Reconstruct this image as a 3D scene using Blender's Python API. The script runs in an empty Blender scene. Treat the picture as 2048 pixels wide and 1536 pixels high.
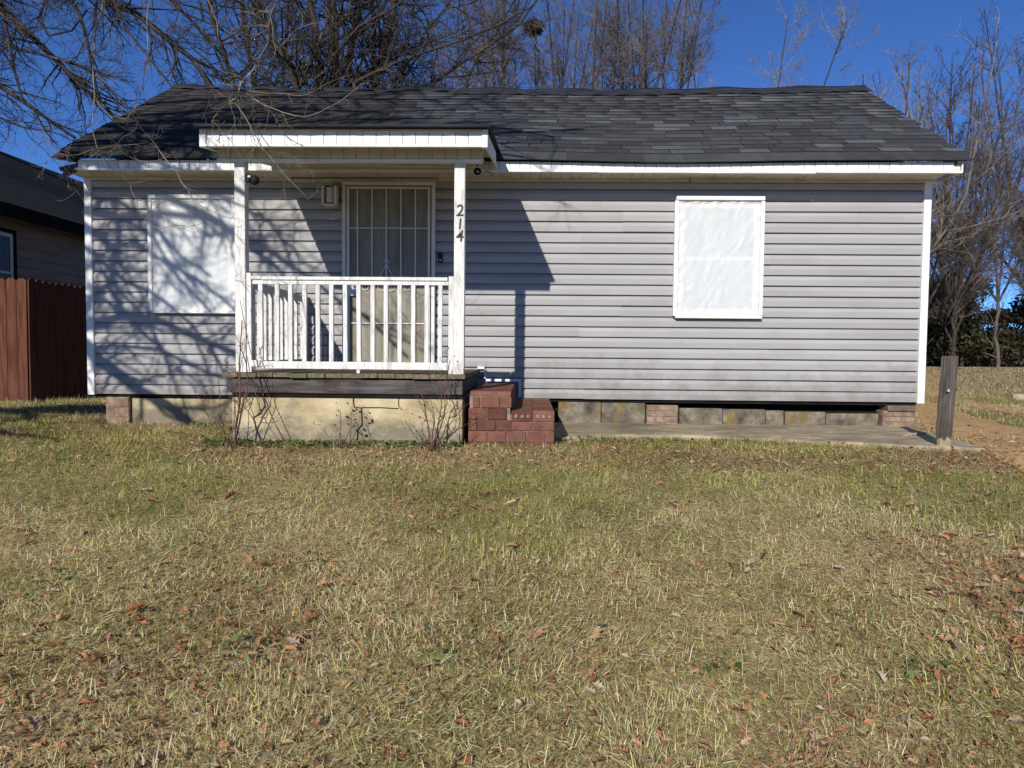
import bpy, bmesh, math, random
import numpy as np
from mathutils import Vector, Matrix
R_ = math.radians
rng = np.random.default_rng(7)
random.seed(7)
sc = bpy.context.scene
COL = sc.collection

# ---------------------------------------------------------------- camera
F = 1420.0
CAM = np.array([0.0, -7.8, 0.87])
YAW, PITCH, ROLL = R_(1.35), R_(2.65), 0.0092
_fw = np.array([-math.sin(YAW) * math.cos(PITCH), math.cos(YAW) * math.cos(PITCH), -math.sin(PITCH)])
_rt = np.array([math.cos(YAW), math.sin(YAW), 0.0])
_up = np.cross(_rt, _fw)
CR = _rt * math.cos(ROLL) + _up * math.sin(ROLL)
CU = -_rt * math.sin(ROLL) + _up * math.cos(ROLL)
cam_d = bpy.data.cameras.new('camera')
cam_d.sensor_width = 36.0
cam_d.lens = F / 2048 * 36.0
cam_d.clip_start = 0.05
cam_d.clip_end = 2000.0
cam = bpy.data.objects.new('camera', cam_d)
COL.objects.link(cam)
m4 = Matrix.Identity(4)
for i in range(3):
    m4[i][0] = CR[i]; m4[i][1] = CU[i]; m4[i][2] = -_fw[i]; m4[i][3] = CAM[i]
cam.matrix_world = m4
sc.camera = cam

# ---------------------------------------------------------------- sky, sun, exposure
SUN = np.array([-0.295, -1.0, 0.51]); SUN /= np.linalg.norm(SUN)
SUNDIR = np.array([0.295, 1.0, -0.51])        # travel of light per metre of depth
elev = math.asin(SUN[2]); azim = math.atan2(SUN[0], SUN[1])
world = bpy.data.worlds.new('World'); sc.world = world; world.use_nodes = True
wn = world.node_tree; bg = wn.nodes['Background']
sky = wn.nodes.new('ShaderNodeTexSky'); sky.sky_type = 'NISHITA'; sky.sun_disc = False
sky.sun_elevation = elev; sky.sun_rotation = azim
sky.air_density = 0.5; sky.dust_density = 0.0; sky.ozone_density = 10.0; sky.altitude = 1000
wn.links.new(sky.outputs[0], bg.inputs[0]); bg.inputs[1].default_value = 0.15
sd = bpy.data.lights.new('sun', 'SUN'); sd.energy = 5.0; sd.angle = R_(0.53); sd.color = (1.0, 0.95, 0.86)
so = bpy.data.objects.new('sun', sd); COL.objects.link(so)
so.rotation_euler = Vector(SUN).to_track_quat('Z', 'Y').to_euler(); so.location = (-6, -20, 12)
vs = sc.view_settings
vs.view_transform = 'Standard'; vs.look = 'None'; vs.exposure = 0.12; vs.gamma = 1.0; vs.use_curve_mapping = False

# ---------------------------------------------------------------- helpers
def ray(px, py): return _fw + CR * (px - 1024) / F + CU * (768 - py) / F
def at(px, py, Y):                       # a spot of the photo at a given depth in the place
    d = ray(px, py); return CAM + d * ((Y - CAM[1]) / d[1])
def atX(px, py, X):
    d = ray(px, py); return CAM + d * ((X - CAM[0]) / d[0])

def tag(o, label=None, cat=None, group=None, kind=None):
    if label: o['label'] = label
    if cat: o['category'] = cat
    if group: o['group'] = group
    if kind: o['kind'] = kind
    return o
def empty(name, loc, label, cat, group=None):
    o = bpy.data.objects.new(name, None); COL.objects.link(o); o.location = loc
    o.empty_display_size = 0.2
    return tag(o, label, cat, group)
def link(name, me, mat=None, parent=None, loc=(0, 0, 0), rot=None):
    o = bpy.data.objects.new(name, me); COL.objects.link(o)
    if mat is not None and not me.materials: me.materials.append(mat)
    if parent is not None:
        o.parent = parent
        wl = Vector((0, 0, 0)); q = parent
        while q is not None: wl += q.location; q = q.parent
        o.location = Vector(loc) - wl
    else: o.location = loc
    if rot is not None: o.rotation_euler = rot
    return o
def mesh_np(name, v, quads=None, tris=None, col=None, smooth=False):
    me = bpy.data.meshes.new(name)
    v = np.asarray(v, np.float32).reshape(-1, 3)
    nq = 0 if quads is None else len(quads); nt = 0 if tris is None else len(tris)
    me.vertices.add(len(v)); me.vertices.foreach_set('co', v.ravel())
    idx = []; 
    if nq: idx.append(np.asarray(quads, np.int32).ravel())
    if nt: idx.append(np.asarray(tris, np.int32).ravel())
    idx = np.concatenate(idx)
    me.loops.add(len(idx)); me.loops.foreach_set('vertex_index', idx)
    me.polygons.add(nq + nt)
    st = np.concatenate([np.arange(nq) * 4, nq * 4 + np.arange(nt) * 3]).astype(np.int32)
    me.polygons.foreach_set('loop_start', st)
    if smooth: me.polygons.foreach_set('use_smooth', np.ones(nq + nt, bool))
    if col is not None:
        a = me.color_attributes.new('Col', 'FLOAT_COLOR', 'POINT')
        c = np.ones((len(v), 4), np.float32); c[:, :3] = col
        a.data.foreach_set('color', c.ravel())
    me.update(calc_edges=True)
    return me
class MB:
    def __init__(s): s.v = []; s.f = []
    def add(s, vs_, fs):
        b = len(s.v); s.v += [tuple(map(float, q)) for q in vs_]; s.f += [tuple(b + i for i in f) for f in fs]; return s
    def box(s, x0, x1, y0, y1, z0, z1):
        return s.add([(x0, y0, z0), (x1, y0, z0), (x1, y1, z0), (x0, y1, z0), (x0, y0, z1), (x1, y0, z1), (x1, y1, z1), (x0, y1, z1)],
                     [(0, 3, 2, 1), (4, 5, 6, 7), (0, 1, 5, 4), (1, 2, 6, 5), (2, 3, 7, 6), (3, 0, 4, 7)])
    def bar(s, a, b, w, h, up=(0, 0, 1)):
        a = np.array(a, float); b = np.array(b, float); t = b - a; t /= np.linalg.norm(t)
        u = np.cross(t, up)
        if np.linalg.norm(u) < 1e-5: u = np.cross(t, (0, 1, 0))
        u /= np.linalg.norm(u); n = np.cross(u, t)
        vs_ = []
        for p in (a, b):
            for (i, j) in ((-1, -1), (1, -1), (1, 1), (-1, 1)): vs_.append(p + u * i * w / 2 + n * j * h / 2)
        return s.add(vs_, [(0, 1, 2, 3), (7, 6, 5, 4), (0, 4, 5, 1), (1, 5, 6, 2), (2, 6, 7, 3), (3, 7, 4, 0)])
    def extrude(s, prof, x0, x1):            # profile of (y, z), run along x
        n = len(prof)
        s.add([(x0, p[0], p[1]) for p in prof] + [(x1, p[0], p[1]) for p in prof],
              [(i, (i + 1) % n, n + (i + 1) % n, n + i) for i in range(n)] + [tuple(range(n - 1, -1, -1)), tuple(range(n, 2 * n))])
        return s
    def tube(s, pts, r, k=6, cap=True):
        pts = [np.array(p, float) for p in pts]; n = len(pts); b = len(s.v); vs_ = []
        for i, p in enumerate(pts):
            t = pts[min(i + 1, n - 1)] - pts[max(i - 1, 0)]; t /= np.linalg.norm(t)
            a = np.cross(t, (0.31, 0.17, 0.93)); 
            if np.linalg.norm(a) < 1e-3: a = np.cross(t, (1, 0, 0))
            a /= np.linalg.norm(a); c = np.cross(t, a)
            rr = r[i] if hasattr(r, '__len__') else r
            for j in range(k):
                w = 2 * math.pi * j / k; vs_.append(p + (a * math.cos(w) + c * math.sin(w)) * rr)
        fs = [(i * k + j, i * k + (j + 1) % k, (i + 1) * k + (j + 1) % k, (i + 1) * k + j) for i in range(n - 1) for j in range(k)]
        if cap: fs += [tuple(range(k - 1, -1, -1)), tuple((n - 1) * k + j for j in range(k))]
        return s.add(vs_, fs)
    def mesh(s, name, bevel=0.0, smooth=False, seg=1):
        me = bpy.data.meshes.new(name); me.from_pydata(s.v, [], s.f)
        bm = bmesh.new(); bm.from_mesh(me); bmesh.ops.recalc_face_normals(bm, faces=bm.faces)
        if bevel > 0:
            es = [e for e in bm.edges if len(e.link_faces) == 2 and e.calc_face_angle(0) > 0.6]
            bmesh.ops.bevel(bm, geom=es, offset=bevel, segments=seg, affect='EDGES', clamp_overlap=True)
        bm.to_mesh(me); bm.free()
        if smooth:
            for p in me.polygons: p.use_smooth = True
        return me
    def build(s, name, mat, parent=None, bevel=0.0, smooth=False, loc=(0, 0, 0), rot=None):
        return link(name, s.mesh(name, bevel, smooth), mat, parent, loc, rot)
def bx(name, x0, x1, y0, y1, z0, z1, mat, parent=None, bevel=0.003, rot=None):
    """a box whose object origin is its centre"""
    cx, cy, cz = (x0 + x1) / 2, (y0 + y1) / 2, (z0 + z1) / 2
    return MB().box(x0 - cx, x1 - cx, y0 - cy, y1 - cy, z0 - cz, z1 - cz).build(name, mat, parent, bevel, loc=(cx, cy, cz), rot=rot)

class VNoise:
    def __init__(s, seed): s.g = np.random.default_rng(seed).random((256, 256))
    def __call__(s, x, y):
        xi = np.floor(x).astype(int); yi = np.floor(y).astype(int); fx = x - xi; fy = y - yi
        fx = fx * fx * (3 - 2 * fx); fy = fy * fy * (3 - 2 * fy); g = s.g
        a = g[xi % 256, yi % 256]; b = g[(xi + 1) % 256, yi % 256]; c = g[xi % 256, (yi + 1) % 256]; d = g[(xi + 1) % 256, (yi + 1) % 256]
        return (a * (1 - fx) + b * fx) * (1 - fy) + (c * (1 - fx) + d * fx) * fy
    def fbm(s, x, y, o=4):
        t = 0; a = 0.5; n = 0
        for k in range(o): t = t + a * s(x * 2 ** k + 17 * k, y * 2 ** k + 31 * k); n += a; a *= 0.5
        return t / n

# ---------------------------------------------------------------- materials
def ramp(nt, src, stops):
    r = nt.nodes.new('ShaderNodeValToRGB'); e = r.color_ramp.elements
    while len(e) < len(stops): e.new(0.5)
    for i, (p, c) in enumerate(stops): e[i].position = p; e[i].color = (*c, 1) if len(c) == 3 else c
    nt.links.new(src, r.inputs[0]); return r.outputs[0]
def coords(nt, scale=(1, 1, 1), rnd=True, kind='Object'):
    tc = nt.nodes.new('ShaderNodeTexCoord'); mp = nt.nodes.new('ShaderNodeMapping')
    mp.inputs['Scale'].default_value = scale
    src = tc.outputs[kind]
    if rnd:
        oi = nt.nodes.new('ShaderNodeObjectInfo'); mu = nt.nodes.new('ShaderNodeMath'); mu.operation = 'MULTIPLY'; mu.inputs[1].default_value = 37.0
        nt.links.new(oi.outputs['Random'], mu.inputs[0])
        va = nt.nodes.new('ShaderNodeVectorMath'); nt.links.new(src, va.inputs[0]); nt.links.new(mu.outputs[0], va.inputs[1]); src = va.outputs[0]
    nt.links.new(src, mp.inputs[0]); return mp.outputs[0]
def noise(nt, vec, scale, detail=4, rough=0.55, out=0):
    n = nt.nodes.new('ShaderNodeTexNoise'); n.inputs['Scale'].default_value = scale; n.inputs['Detail'].default_value = detail; n.inputs['Roughness'].default_value = rough
    nt.links.new(vec, n.inputs['Vector']); return n.outputs[out]
def mixc(nt, fac, a, b, mode='MIX'):
    m = nt.nodes.new('ShaderNodeMix'); m.data_type = 'RGBA'; m.blend_type = mode
    for i, v in ((0, fac), (6, a), (7, b)):
        if isinstance(v, bpy.types.NodeSocket): nt.links.new(v, m.inputs[i])
        elif i == 0: m.inputs[0].default_value = v
        else: m.inputs[i].default_value = (*v, 1)
    return m.outputs[2]
def newmat(name, rough=0.7, spec=0.3):
    m = bpy.data.materials.new(name); m.use_nodes = True; nt = m.node_tree; b = nt.nodes['Principled BSDF']
    b.inputs['Roughness'].default_value = rough; b.inputs['Specular IOR Level'].default_value = spec
    return m, nt, b
def bump(nt, b, h, strength=0.4, dist=0.01):
    n = nt.nodes.new('ShaderNodeBump'); n.inputs['Strength'].default_value = strength; n.inputs['Distance'].default_value = dist
    nt.links.new(h, n.inputs['Height']); nt.links.new(n.outputs[0], b.inputs['Normal'])
def simple(name, c0, c1, scale=6.0, stretch=(1, 1, 1), rough=0.7, spec=0.3, bstr=0.25, bdist=0.004, lo=0.35, hi=0.65, c2=None, s2=1.5, f2=(0.5, 0.7), detail=5, rnd=True):
    m, nt, b = newmat(name, rough, spec)
    v = coords(nt, stretch, rnd); n = noise(nt, v, scale, detail)
    c = ramp(nt, n, [(lo, c0), (hi, c1)])
    if c2 is not None:
        v2 = coords(nt, (1, 1, 1), rnd); n2 = noise(nt, v2, s2, 4, 0.65)
        c = mixc(nt, ramp(nt, n2, [(f2[0], (0, 0, 0)), (f2[1], (1, 1, 1))]), c, c2)
    nt.links.new(c, b.inputs['Base Color'])
    if bstr: bump(nt, b, n, bstr, bdist)
    return m
def attr_mat(name, rough=0.8, spec=0.2, trans=0.0, var=0.0):
    m, nt, b = newmat(name, rough, spec)
    a = nt.nodes.new('ShaderNodeAttribute'); a.attribute_name = 'Col'
    nt.links.new(a.outputs['Color'], b.inputs['Base Color'])
    if trans:
        t = nt.nodes.new('ShaderNodeBsdfTranslucent'); nt.links.new(a.outputs['Color'], t.inputs[0])
        mx = nt.nodes.new('ShaderNodeMixShader'); mx.inputs[0].default_value = trans
        nt.links.new(b.outputs[0], mx.inputs[1]); nt.links.new(t.outputs[0], mx.inputs[2])
        nt.links.new(mx.outputs[0], nt.nodes['Material Output'].inputs[0])
    return m

M = {}
M['siding'] = simple('vinyl_siding', (.325, .316, .314), (.37, .361, .357), 2.2, (.35, 1, 2.5), .5, .35, .1, .002, c2=(.285, .275, .265), s2=.7, f2=(.48, .8))
def splash(m, z0, z1, col):                        # soil splashed up along the foot of a wall
    nt = m.node_tree; b = nt.nodes['Principled BSDF']; src = b.inputs['Base Color'].links[0].from_socket
    g = nt.nodes.new('ShaderNodeNewGeometry'); sx = nt.nodes.new('ShaderNodeSeparateXYZ'); nt.links.new(g.outputs['Position'], sx.inputs[0])
    mr = nt.nodes.new('ShaderNodeMapRange'); mr.inputs[1].default_value = z0; mr.inputs[2].default_value = z1; mr.inputs[3].default_value = .22; mr.inputs[4].default_value = -.12; nt.links.new(sx.outputs[2], mr.inputs[0])
    ad = nt.nodes.new('ShaderNodeMath'); nt.links.new(noise(nt, g.outputs['Position'], 3.5, 7, .7), ad.inputs[0]); nt.links.new(mr.outputs[0], ad.inputs[1])
    nt.links.new(mixc(nt, ramp(nt, ad.outputs[0], [(.50, (0, 0, 0)), (.80, (.75, .75, .75))]), src, col), b.inputs['Base Color'])
splash(M['siding'], .3, 1.0, (.20, .18, .155))
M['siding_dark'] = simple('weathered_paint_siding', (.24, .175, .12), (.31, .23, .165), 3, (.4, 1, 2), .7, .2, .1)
M['white'] = simple('white_vinyl', (.66, .66, .65), (.76, .76, .75), 3, (1, 1, 1), .45, .35, .12, .004, c2=(.52, .505, .475), s2=2.2, f2=(.5, .8))
M['soffit'] = simple('cream_soffit', (.55, .50, .42), (.66, .61, .53), 3, (1, 1, 1), .5, .3, .1, c2=(.42, .34, .25), s2=2.5, f2=(.55, .8))
# weathered white-painted wood
def painted_wood():
    m, nt, b = newmat('weathered_white_paint', .65, .25)
    v = coords(nt, (14, 14, 1.0)); n = noise(nt, v, 5, 6, .6)
    base = ramp(nt, n, [(.3, (.47, .455, .425)), (.6, (.71, .70, .67))])
    v2 = coords(nt, (6, 6, 1.6)); n2 = noise(nt, v2, 3.2, 7, .7)
    c = mixc(nt, ramp(nt, n2, [(.50, (0, 0, 0)), (.70, (1, 1, 1))]), base, (.36, .335, .285))
    v3 = coords(nt, (30, 30, 9)); n3 = noise(nt, v3, 3, 3, .7)
    c = mixc(nt, ramp(nt, n3, [(.70, (0, 0, 0)), (.76, (1, 1, 1))]), c, (.12, .10, .08))
    nt.links.new(c, b.inputs['Base Color']); bump(nt, b, n, .5, .004); return m
M['paintwood'] = painted_wood()
M['deck'] = simple('mossy_deck_board', (.085, .07, .05), (.20, .165, .115), 4, (8, 1.2, 8), .9, .1, .6, .005, c2=(.10, .105, .045), s2=2.2, f2=(.45, .7))
M['rim'] = simple('dark_weathered_timber', (.045, .040, .038), (.115, .102, .095), 3.5, (1.0, 9, 12), .9, .1, .8, .006, c2=(.03, .026, .024), s2=3)
M['dark'] = simple('dark_crawlspace', (.012, .011, .010), (.02, .018, .016), 4, rough=1, spec=0, bstr=0)
def foundation_mat():
    m, nt, b = newmat('stained_cream_concrete', .9, .1)
    v = coords(nt, (1, 1, 1), False); n = noise(nt, v, 3.5, 8, .65)
    c = ramp(nt, n, [(.34, (.25, .20, .11)), (.5, (.43, .35, .205)), (.66, (.54, .455, .29))])
    v2 = coords(nt, (1, 1, 1.6), False); n2 = noise(nt, v2, 2.3, 6, .7)
    sx = nt.nodes.new('ShaderNodeSeparateXYZ'); nt.links.new(v, sx.inputs[0])
    mr = nt.nodes.new('ShaderNodeMapRange'); mr.inputs[1].default_value = .0; mr.inputs[2].default_value = .42; mr.inputs[3].default_value = .34; mr.inputs[4].default_value = -.04
    nt.links.new(sx.outputs[2], mr.inputs[0])
    ad = nt.nodes.new('ShaderNodeMath'); nt.links.new(n2, ad.inputs[0]); nt.links.new(mr.outputs[0], ad.inputs[1])
    c = mixc(nt, ramp(nt, ad.outputs[0], [(.52, (0, 0, 0)), (.72, (.8, .8, .8))]), c, (.135, .125, .10))   # splash-back grime
    v3 = coords(nt, (2, 2, 26), False); n3 = noise(nt, v3, 3, 4)
    hh = mixc(nt, .4, n3, n)
    nt.links.new(c, b.inputs['Base Color']); bump(nt, b, hh, .7, .008); return m
M['found'] = foundation_mat()
def block_mat():
    m, nt, b = newmat('mossy_concrete_block', .95, .1)
    v = coords(nt, (1, 1, 1), True); n = noise(nt, v, 7, 8, .7)
    c = ramp(nt, n, [(.32, (.055, .047, .036)), (.5, (.14, .122, .092)), (.68, (.26, .23, .175))])
    n2 = noise(nt, coords(nt, (1.6, 1, .6), True), 3.1, 4, .6)
    c = mixc(nt, ramp(nt, n2, [(.55, (0, 0, 0)), (.63, (.8, .8, .8))]), c, (.20, .13, .025))   # ochre lichen
    nt.links.new(c, b.inputs['Base Color']); bump(nt, b, n, .9, .01); return m
M['block'] = block_mat()
def brick_mat():
    m, nt, b = newmat('worn_red_brick', .88, .15)
    oi = nt.nodes.new('ShaderNodeObjectInfo')
    base = ramp(nt, oi.outputs['Random'], [(0, (.105, .046, .034)), (.35, (.155, .068, .048)), (.7, (.185, .088, .062)), (1, (.135, .072, .056))])
    v = coords(nt, (1, 1, 1)); n = noise(nt, v, 9, 8, .7); n2 = noise(nt, v, 30, 5, .7)
    c = mixc(nt, .8, base, ramp(nt, n, [(.3, (.55, .52, .5)), (.7, (1.35, 1.3, 1.28))]), 'MULTIPLY')
    c = mixc(nt, ramp(nt, n2, [(.60, (0, 0, 0)), (.74, (.8, .8, .8))]), c, (.06, .04, .032))
    c = mixc(nt, ramp(nt, noise(nt, v, 4, 6, .7), [(.60, (0, 0, 0)), (.8, (.6, .6, .6))]), c, (.27, .20, .16))
    nt.links.new(c, b.inputs['Base Color']); bump(nt, b, n2, .7, .005); return m
M['brick'] = brick_mat()
M['brickold'] = simple('old_brown_brick', (.17, .115, .08), (.31, .225, .155), 9, (1, 1, 1), .95, .1, .9, .008, c2=(.14, .10, .08), s2=5)
M['mortar'] = simple('mortar', (.17, .115, .09), (.32, .235, .19), 20, (1, 1, 1), .95, .1, .6, .004)
M['slab'] = simple('worn_concrete', (.24, .195, .13), (.42, .355, .245), 4, (1.3, 3.0, 1), .95, .1, .8, .008, c2=(.16, .13, .09), s2=1.3, f2=(.5, .7), rnd=False)
M['bars'] = simple('white_enamel_steel', (.60, .585, .55), (.68, .665, .63), 5, rough=.5, bstr=.05)
M['screen'] = simple('dusty_steel_screen', (.17, .157, .125), (.27, .255, .212), 4, (3, 1, .6), .7, .2, .1, .002, c2=(.25, .20, .13), s2=3, f2=(.5, .8))
M['black'] = simple('black_plastic', (.008, .008, .009), (.013, .013, .014), 5, rough=.6, spec=.25, bstr=0)
M['iron'] = simple('black_number_paint', (.02, .02, .02), (.05, .05, .05), 9, rough=.6, bstr=0)
M['lens'] = simple('grey_lens', (.35, .36, .38), (.45, .46, .48), 5, rough=.15, spec=.6, bstr=0)
M['frost'] = simple('frosted_shade', (.62, .60, .55), (.70, .68, .62), 5, rough=.5, bstr=.05)
M['pane'] = simple('pale_window_pane', (.34, .41, .43), (.46, .53, .55), 2.4, (5, 1, .5), .15, .6, .0)
M['darkpane'] = simple('dark_window_pane', (.02, .022, .026), (.035, .037, .042), 2.4, rough=.08, spec=.6, bstr=0)
def film_mat():
    m, nt, b = newmat('clear_plastic_sheet', .38, .45)
    b.inputs['Base Color'].default_value = (.78, .78, .77, 1)
    v = coords(nt, (2.2, 1, 1.1)); n = noise(nt, v, 3.2, 5, .55)
    w = nt.nodes.new('ShaderNodeTexWave'); w.inputs['Scale'].default_value = 2.6; w.inputs['Distortion'].default_value = 9; w.inputs['Detail'].default_value = 3
    w.bands_direction = 'DIAGONAL'; nt.links.new(coords(nt, (1.3, 1, -1.0)), w.inputs['Vector'])
    bump(nt, b, mixc(nt, .25, n, w.outputs[0]), .2, .02)
    tr = nt.nodes.new('ShaderNodeBsdfTransparent'); mx = nt.nodes.new('ShaderNodeMixShader')
    nt.links.new(ramp(nt, n, [(.3, (.47, .47, .47)), (.75, (.42, .42, .42))]), mx.inputs[0])
    nt.links.new(b.outputs[0], mx.inputs[1]); nt.links.new(tr.outputs[0], mx.inputs[2])
    nt.links.new(mx.outputs[0], nt.nodes['Material Output'].inputs[0]); return m
M['film'] = film_mat()
def shingle_mat(objcol):
    m, nt, b = newmat('asphalt_shingle' + ('' if objcol else '_sheet'), .92, .12)
    if objcol:
        oi = nt.nodes.new('ShaderNodeObjectInfo'); src = oi.outputs['Color']
    else:
        a = nt.nodes.new('ShaderNodeAttribute'); a.attribute_name = 'Col'; src = a.outputs['Color']
    n = noise(nt, coords(nt, (1, 1, 1), True), 190, 2, .7); n2 = noise(nt, coords(nt, (1, 1, 1), True), 5, 4, .6)
    c = mixc(nt, .75, src, ramp(nt, n, [(.3, (.45, .45, .45)), (.7, (1.4, 1.4, 1.4))]), 'MULTIPLY')
    c = mixc(nt, .6, c, ramp(nt, n2, [(.3, (.6, .6, .62)), (.7, (1.25, 1.25, 1.25))]), 'MULTIPLY')
    nt.links.new(c, b.inputs['Base Color']); bump(nt, b, n, .5, .003); return m
M['shingle'] = shingle_mat(True); M['shinglesheet'] = shingle_mat(False)
M['felt'] = simple('black_roofing_felt', (.016, .017, .021), (.036, .038, .046), 4, (1, 3, 3), .85, .15, .5, .01)
M['bark'] = simple('dark_bark', (.024, .019, .016), (.072, .059, .049), 6, (6, 6, 1.2), .95, .1, 1.0, .02, c2=(.13, .108, .085), s2=1.2, f2=(.55, .75), rnd=False)
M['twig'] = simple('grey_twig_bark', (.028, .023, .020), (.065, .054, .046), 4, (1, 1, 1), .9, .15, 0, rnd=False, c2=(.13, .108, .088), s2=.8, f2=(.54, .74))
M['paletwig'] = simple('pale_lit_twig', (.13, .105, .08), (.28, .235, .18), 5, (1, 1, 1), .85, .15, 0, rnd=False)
M['redtwig'] = simple('brownish_grey_twig', (.075, .060, .052), (.145, .120, .106), .8, (1, 1, 1), .9, .15, 0, rnd=False, c2=(.22, .195, .172), s2=.5)
M['brushtwig'] = simple('dark_brush_twig', (.030, .022, .018), (.075, .055, .045), 1.2, (1, 1, 1), .9, .1, 0, rnd=False)
M['cane'] = simple('rose_cane', (.085, .035, .030), (.15, .075, .060), 9, rough=.75, bstr=.2)
M['fence'] = simple('red_brown_fence_stain', (.065, .024, .015), (.125, .048, .030), 3, (8, 8, .8), .85, .15, .5, .004)
M['post'] = simple('grey_weathered_post', (.065, .055, .048), (.145, .125, .11), 3.5, (16, 16, .7), .95, .1, 1.0, .012, c2=(.05, .043, .038), s2=3)
M['rotwood'] = simple('pale_rotted_wood', (.20, .155, .08), (.36, .30, .19), 7, (3, 3, 1), .95, .1, .8, .01)
M['nroof'] = simple('neighbour_shingle', (.022, .022, .023), (.045, .044, .044), 9, (1, .3, 3), .95, .1, .3, .004)
M['stick'] = simple('dry_stick', (.22, .175, .12), (.36, .30, .22), 8, (2, 2, 2), .9, .1, .3)
M['grass'] = attr_mat('grass_blade', .75, .15, .38)
M['leaf'] = attr_mat('dead_leaf', .7, .2, .18)
M['evergreen'] = attr_mat('glossy_evergreen_leaf', .62, .2, .15)
M['roseleaf'] = simple('dark_rose_leaf', (.03, .04, .014), (.06, .075, .028), 9, rough=.5, bstr=.1)

# ---------------------------------------------------------------- ground
VN = VNoise(3); VN2 = VNoise(11)
def sstep(a, b, x): t = np.clip((x - a) / (b - a), 0, 1); return t * t * (3 - 2 * t)
def gz(x, y):
    x = np.asarray(x, float); y = np.asarray(y, float)
    z = 0.05 * sstep(-0.2, -1.2, y) - 0.72 * (np.clip(-1.9 - y, 0, 8) / 6.0) ** 1.12
    z = z + 0.12 * sstep(-4.6, -7.0, x) * sstep(-3, 1, y)
    z = z + 0.32 * sstep(6, 34, y)
    near = np.exp(-((x / 14) ** 2 + (y / 14) ** 2))
    return z + near * (VN.fbm(x * .8 + 40, y * .8 + 40, 3) - .5) * .06
def ground_mat():
    m, nt, b = newmat('winter_lawn_soil', .95, .1)
    v = coords(nt, (1, 1, 1), False)
    n1 = noise(nt, v, 55, 5, .75); n2 = noise(nt, v, 1.1, 5, .6); n3 = noise(nt, v, 9, 6, .7)
    straw = ramp(nt, n1, [(.34, (.09, .066, .034)), (.52, (.38, .295, .145)), (.70, (.68, .56, .31))])
    green = ramp(nt, n1, [(.34, (.06, .056, .02)), (.56, (.25, .24, .075)), (.72, (.48, .43, .165))])
    c = mixc(nt, ramp(nt, n2, [(.42, (0, 0, 0)), (.62, (.85, .85, .85))]), straw, green)
    c = mixc(nt, ramp(nt, n3, [(.5, (0, 0, 0)), (.72, (.8, .8, .8))]), c, (.12, .075, .045))
    sx = nt.nodes.new('ShaderNodeSeparateXYZ'); nt.links.new(v, sx.inputs[0])
    mr = nt.nodes.new('ShaderNodeMapRange'); mr.inputs[1].default_value = 3; mr.inputs[2].default_value = 9; nt.links.new(sx.outputs[1], mr.inputs[0])
    n4 = noise(nt, coords(nt, (.35, 1.6, 1), False), 2.0, 6, .7)
    c = mixc(nt, mr.outputs[0], c, ramp(nt, n4, [(.3, (.22, .165, .085)), (.5, (.40, .315, .18)), (.7, (.52, .42, .25))]))   # dormant straw-coloured field
    nt.links.new(c, b.inputs['Base Color']); bump(nt, b, n1, .5, .02); return m
M['ground'] = ground_mat()
def axis(a, b, s, far, n):
    core = np.arange(a, b + 1e-6, s); e = np.geomspace(1, far, n)
    return np.concatenate([(a - e)[::-1], core, b + e])
gx = axis(-10, 10, .2, 500, 16); gy = axis(-9, 10, .2, 500, 16)
GX, GY = np.meshgrid(gx, gy, indexing='ij'); GZ = gz(GX, GY)
nx, ny = GX.shape; I = np.arange(nx * ny).reshape(nx, ny)
gq = np.stack([I[:-1, :-1], I[1:, :-1], I[1:, 1:], I[:-1, 1:]], -1).reshape(-1, 4)
ground = link('ground', mesh_np('ground', np.stack([GX, GY, GZ], -1), gq, smooth=True), M['ground'])
tag(ground, 'rough winter lawn sloping up to the grey house', 'lawn', kind='structure')

SLAB = [(.24, -1.42), (.7, -1.18), (1.3, -1.02), (2.2, -1.18), (3.1, -1.50), (3.82, -1.80), (3.98, -1.05), (4.0, -.4), (4.12, .06), (.24, .06)]
def inpoly(poly, x, y):
    r = np.zeros(x.shape, bool); n = len(poly)
    for i in range(n):
        (x0, y0), (x1, y1) = poly[i], poly[(i + 1) % n]
        c = ((y0 > y) != (y1 > y)) & (x < (x1 - x0) * (y - y0) / (y1 - y0 + 1e-12) + x0); r ^= c
    return r
def build_slab():
    bm = bmesh.new(); pts = []
    n = len(SLAB)
    for i in range(n):
        (x0, y0), (x1, y1) = SLAB[i], SLAB[(i + 1) % n]; k = 6 if i < 6 else 3
        for j in range(k):
            t = j / k; x = x0 + (x1 - x0) * t; y = y0 + (y1 - y0) * t
            if i < 5: y += .03 * math.sin(x * 9) + .015 * math.sin(x * 23)
            pts.append((x, y))
    top = [bm.verts.new((x, y, .088 + .006 * math.sin(x * 2))) for x, y in pts]
    bot = [bm.verts.new((x, y, -.05)) for x, y in pts]
    ft = bm.faces.new(top)
    for i in range(len(pts)): j = (i + 1) % len(pts); bm.faces.new((top[j], top[i], bot[i], bot[j]))
    bmesh.ops.recalc_face_normals(bm, faces=bm.faces)
    me = bpy.data.meshes.new('walkway'); bm.to_mesh(me); bm.free(); return me
tag(link('walkway', build_slab(), M['slab']), 'worn concrete walkway along the right side of the house front', 'walkway', kind='structure')

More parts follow.
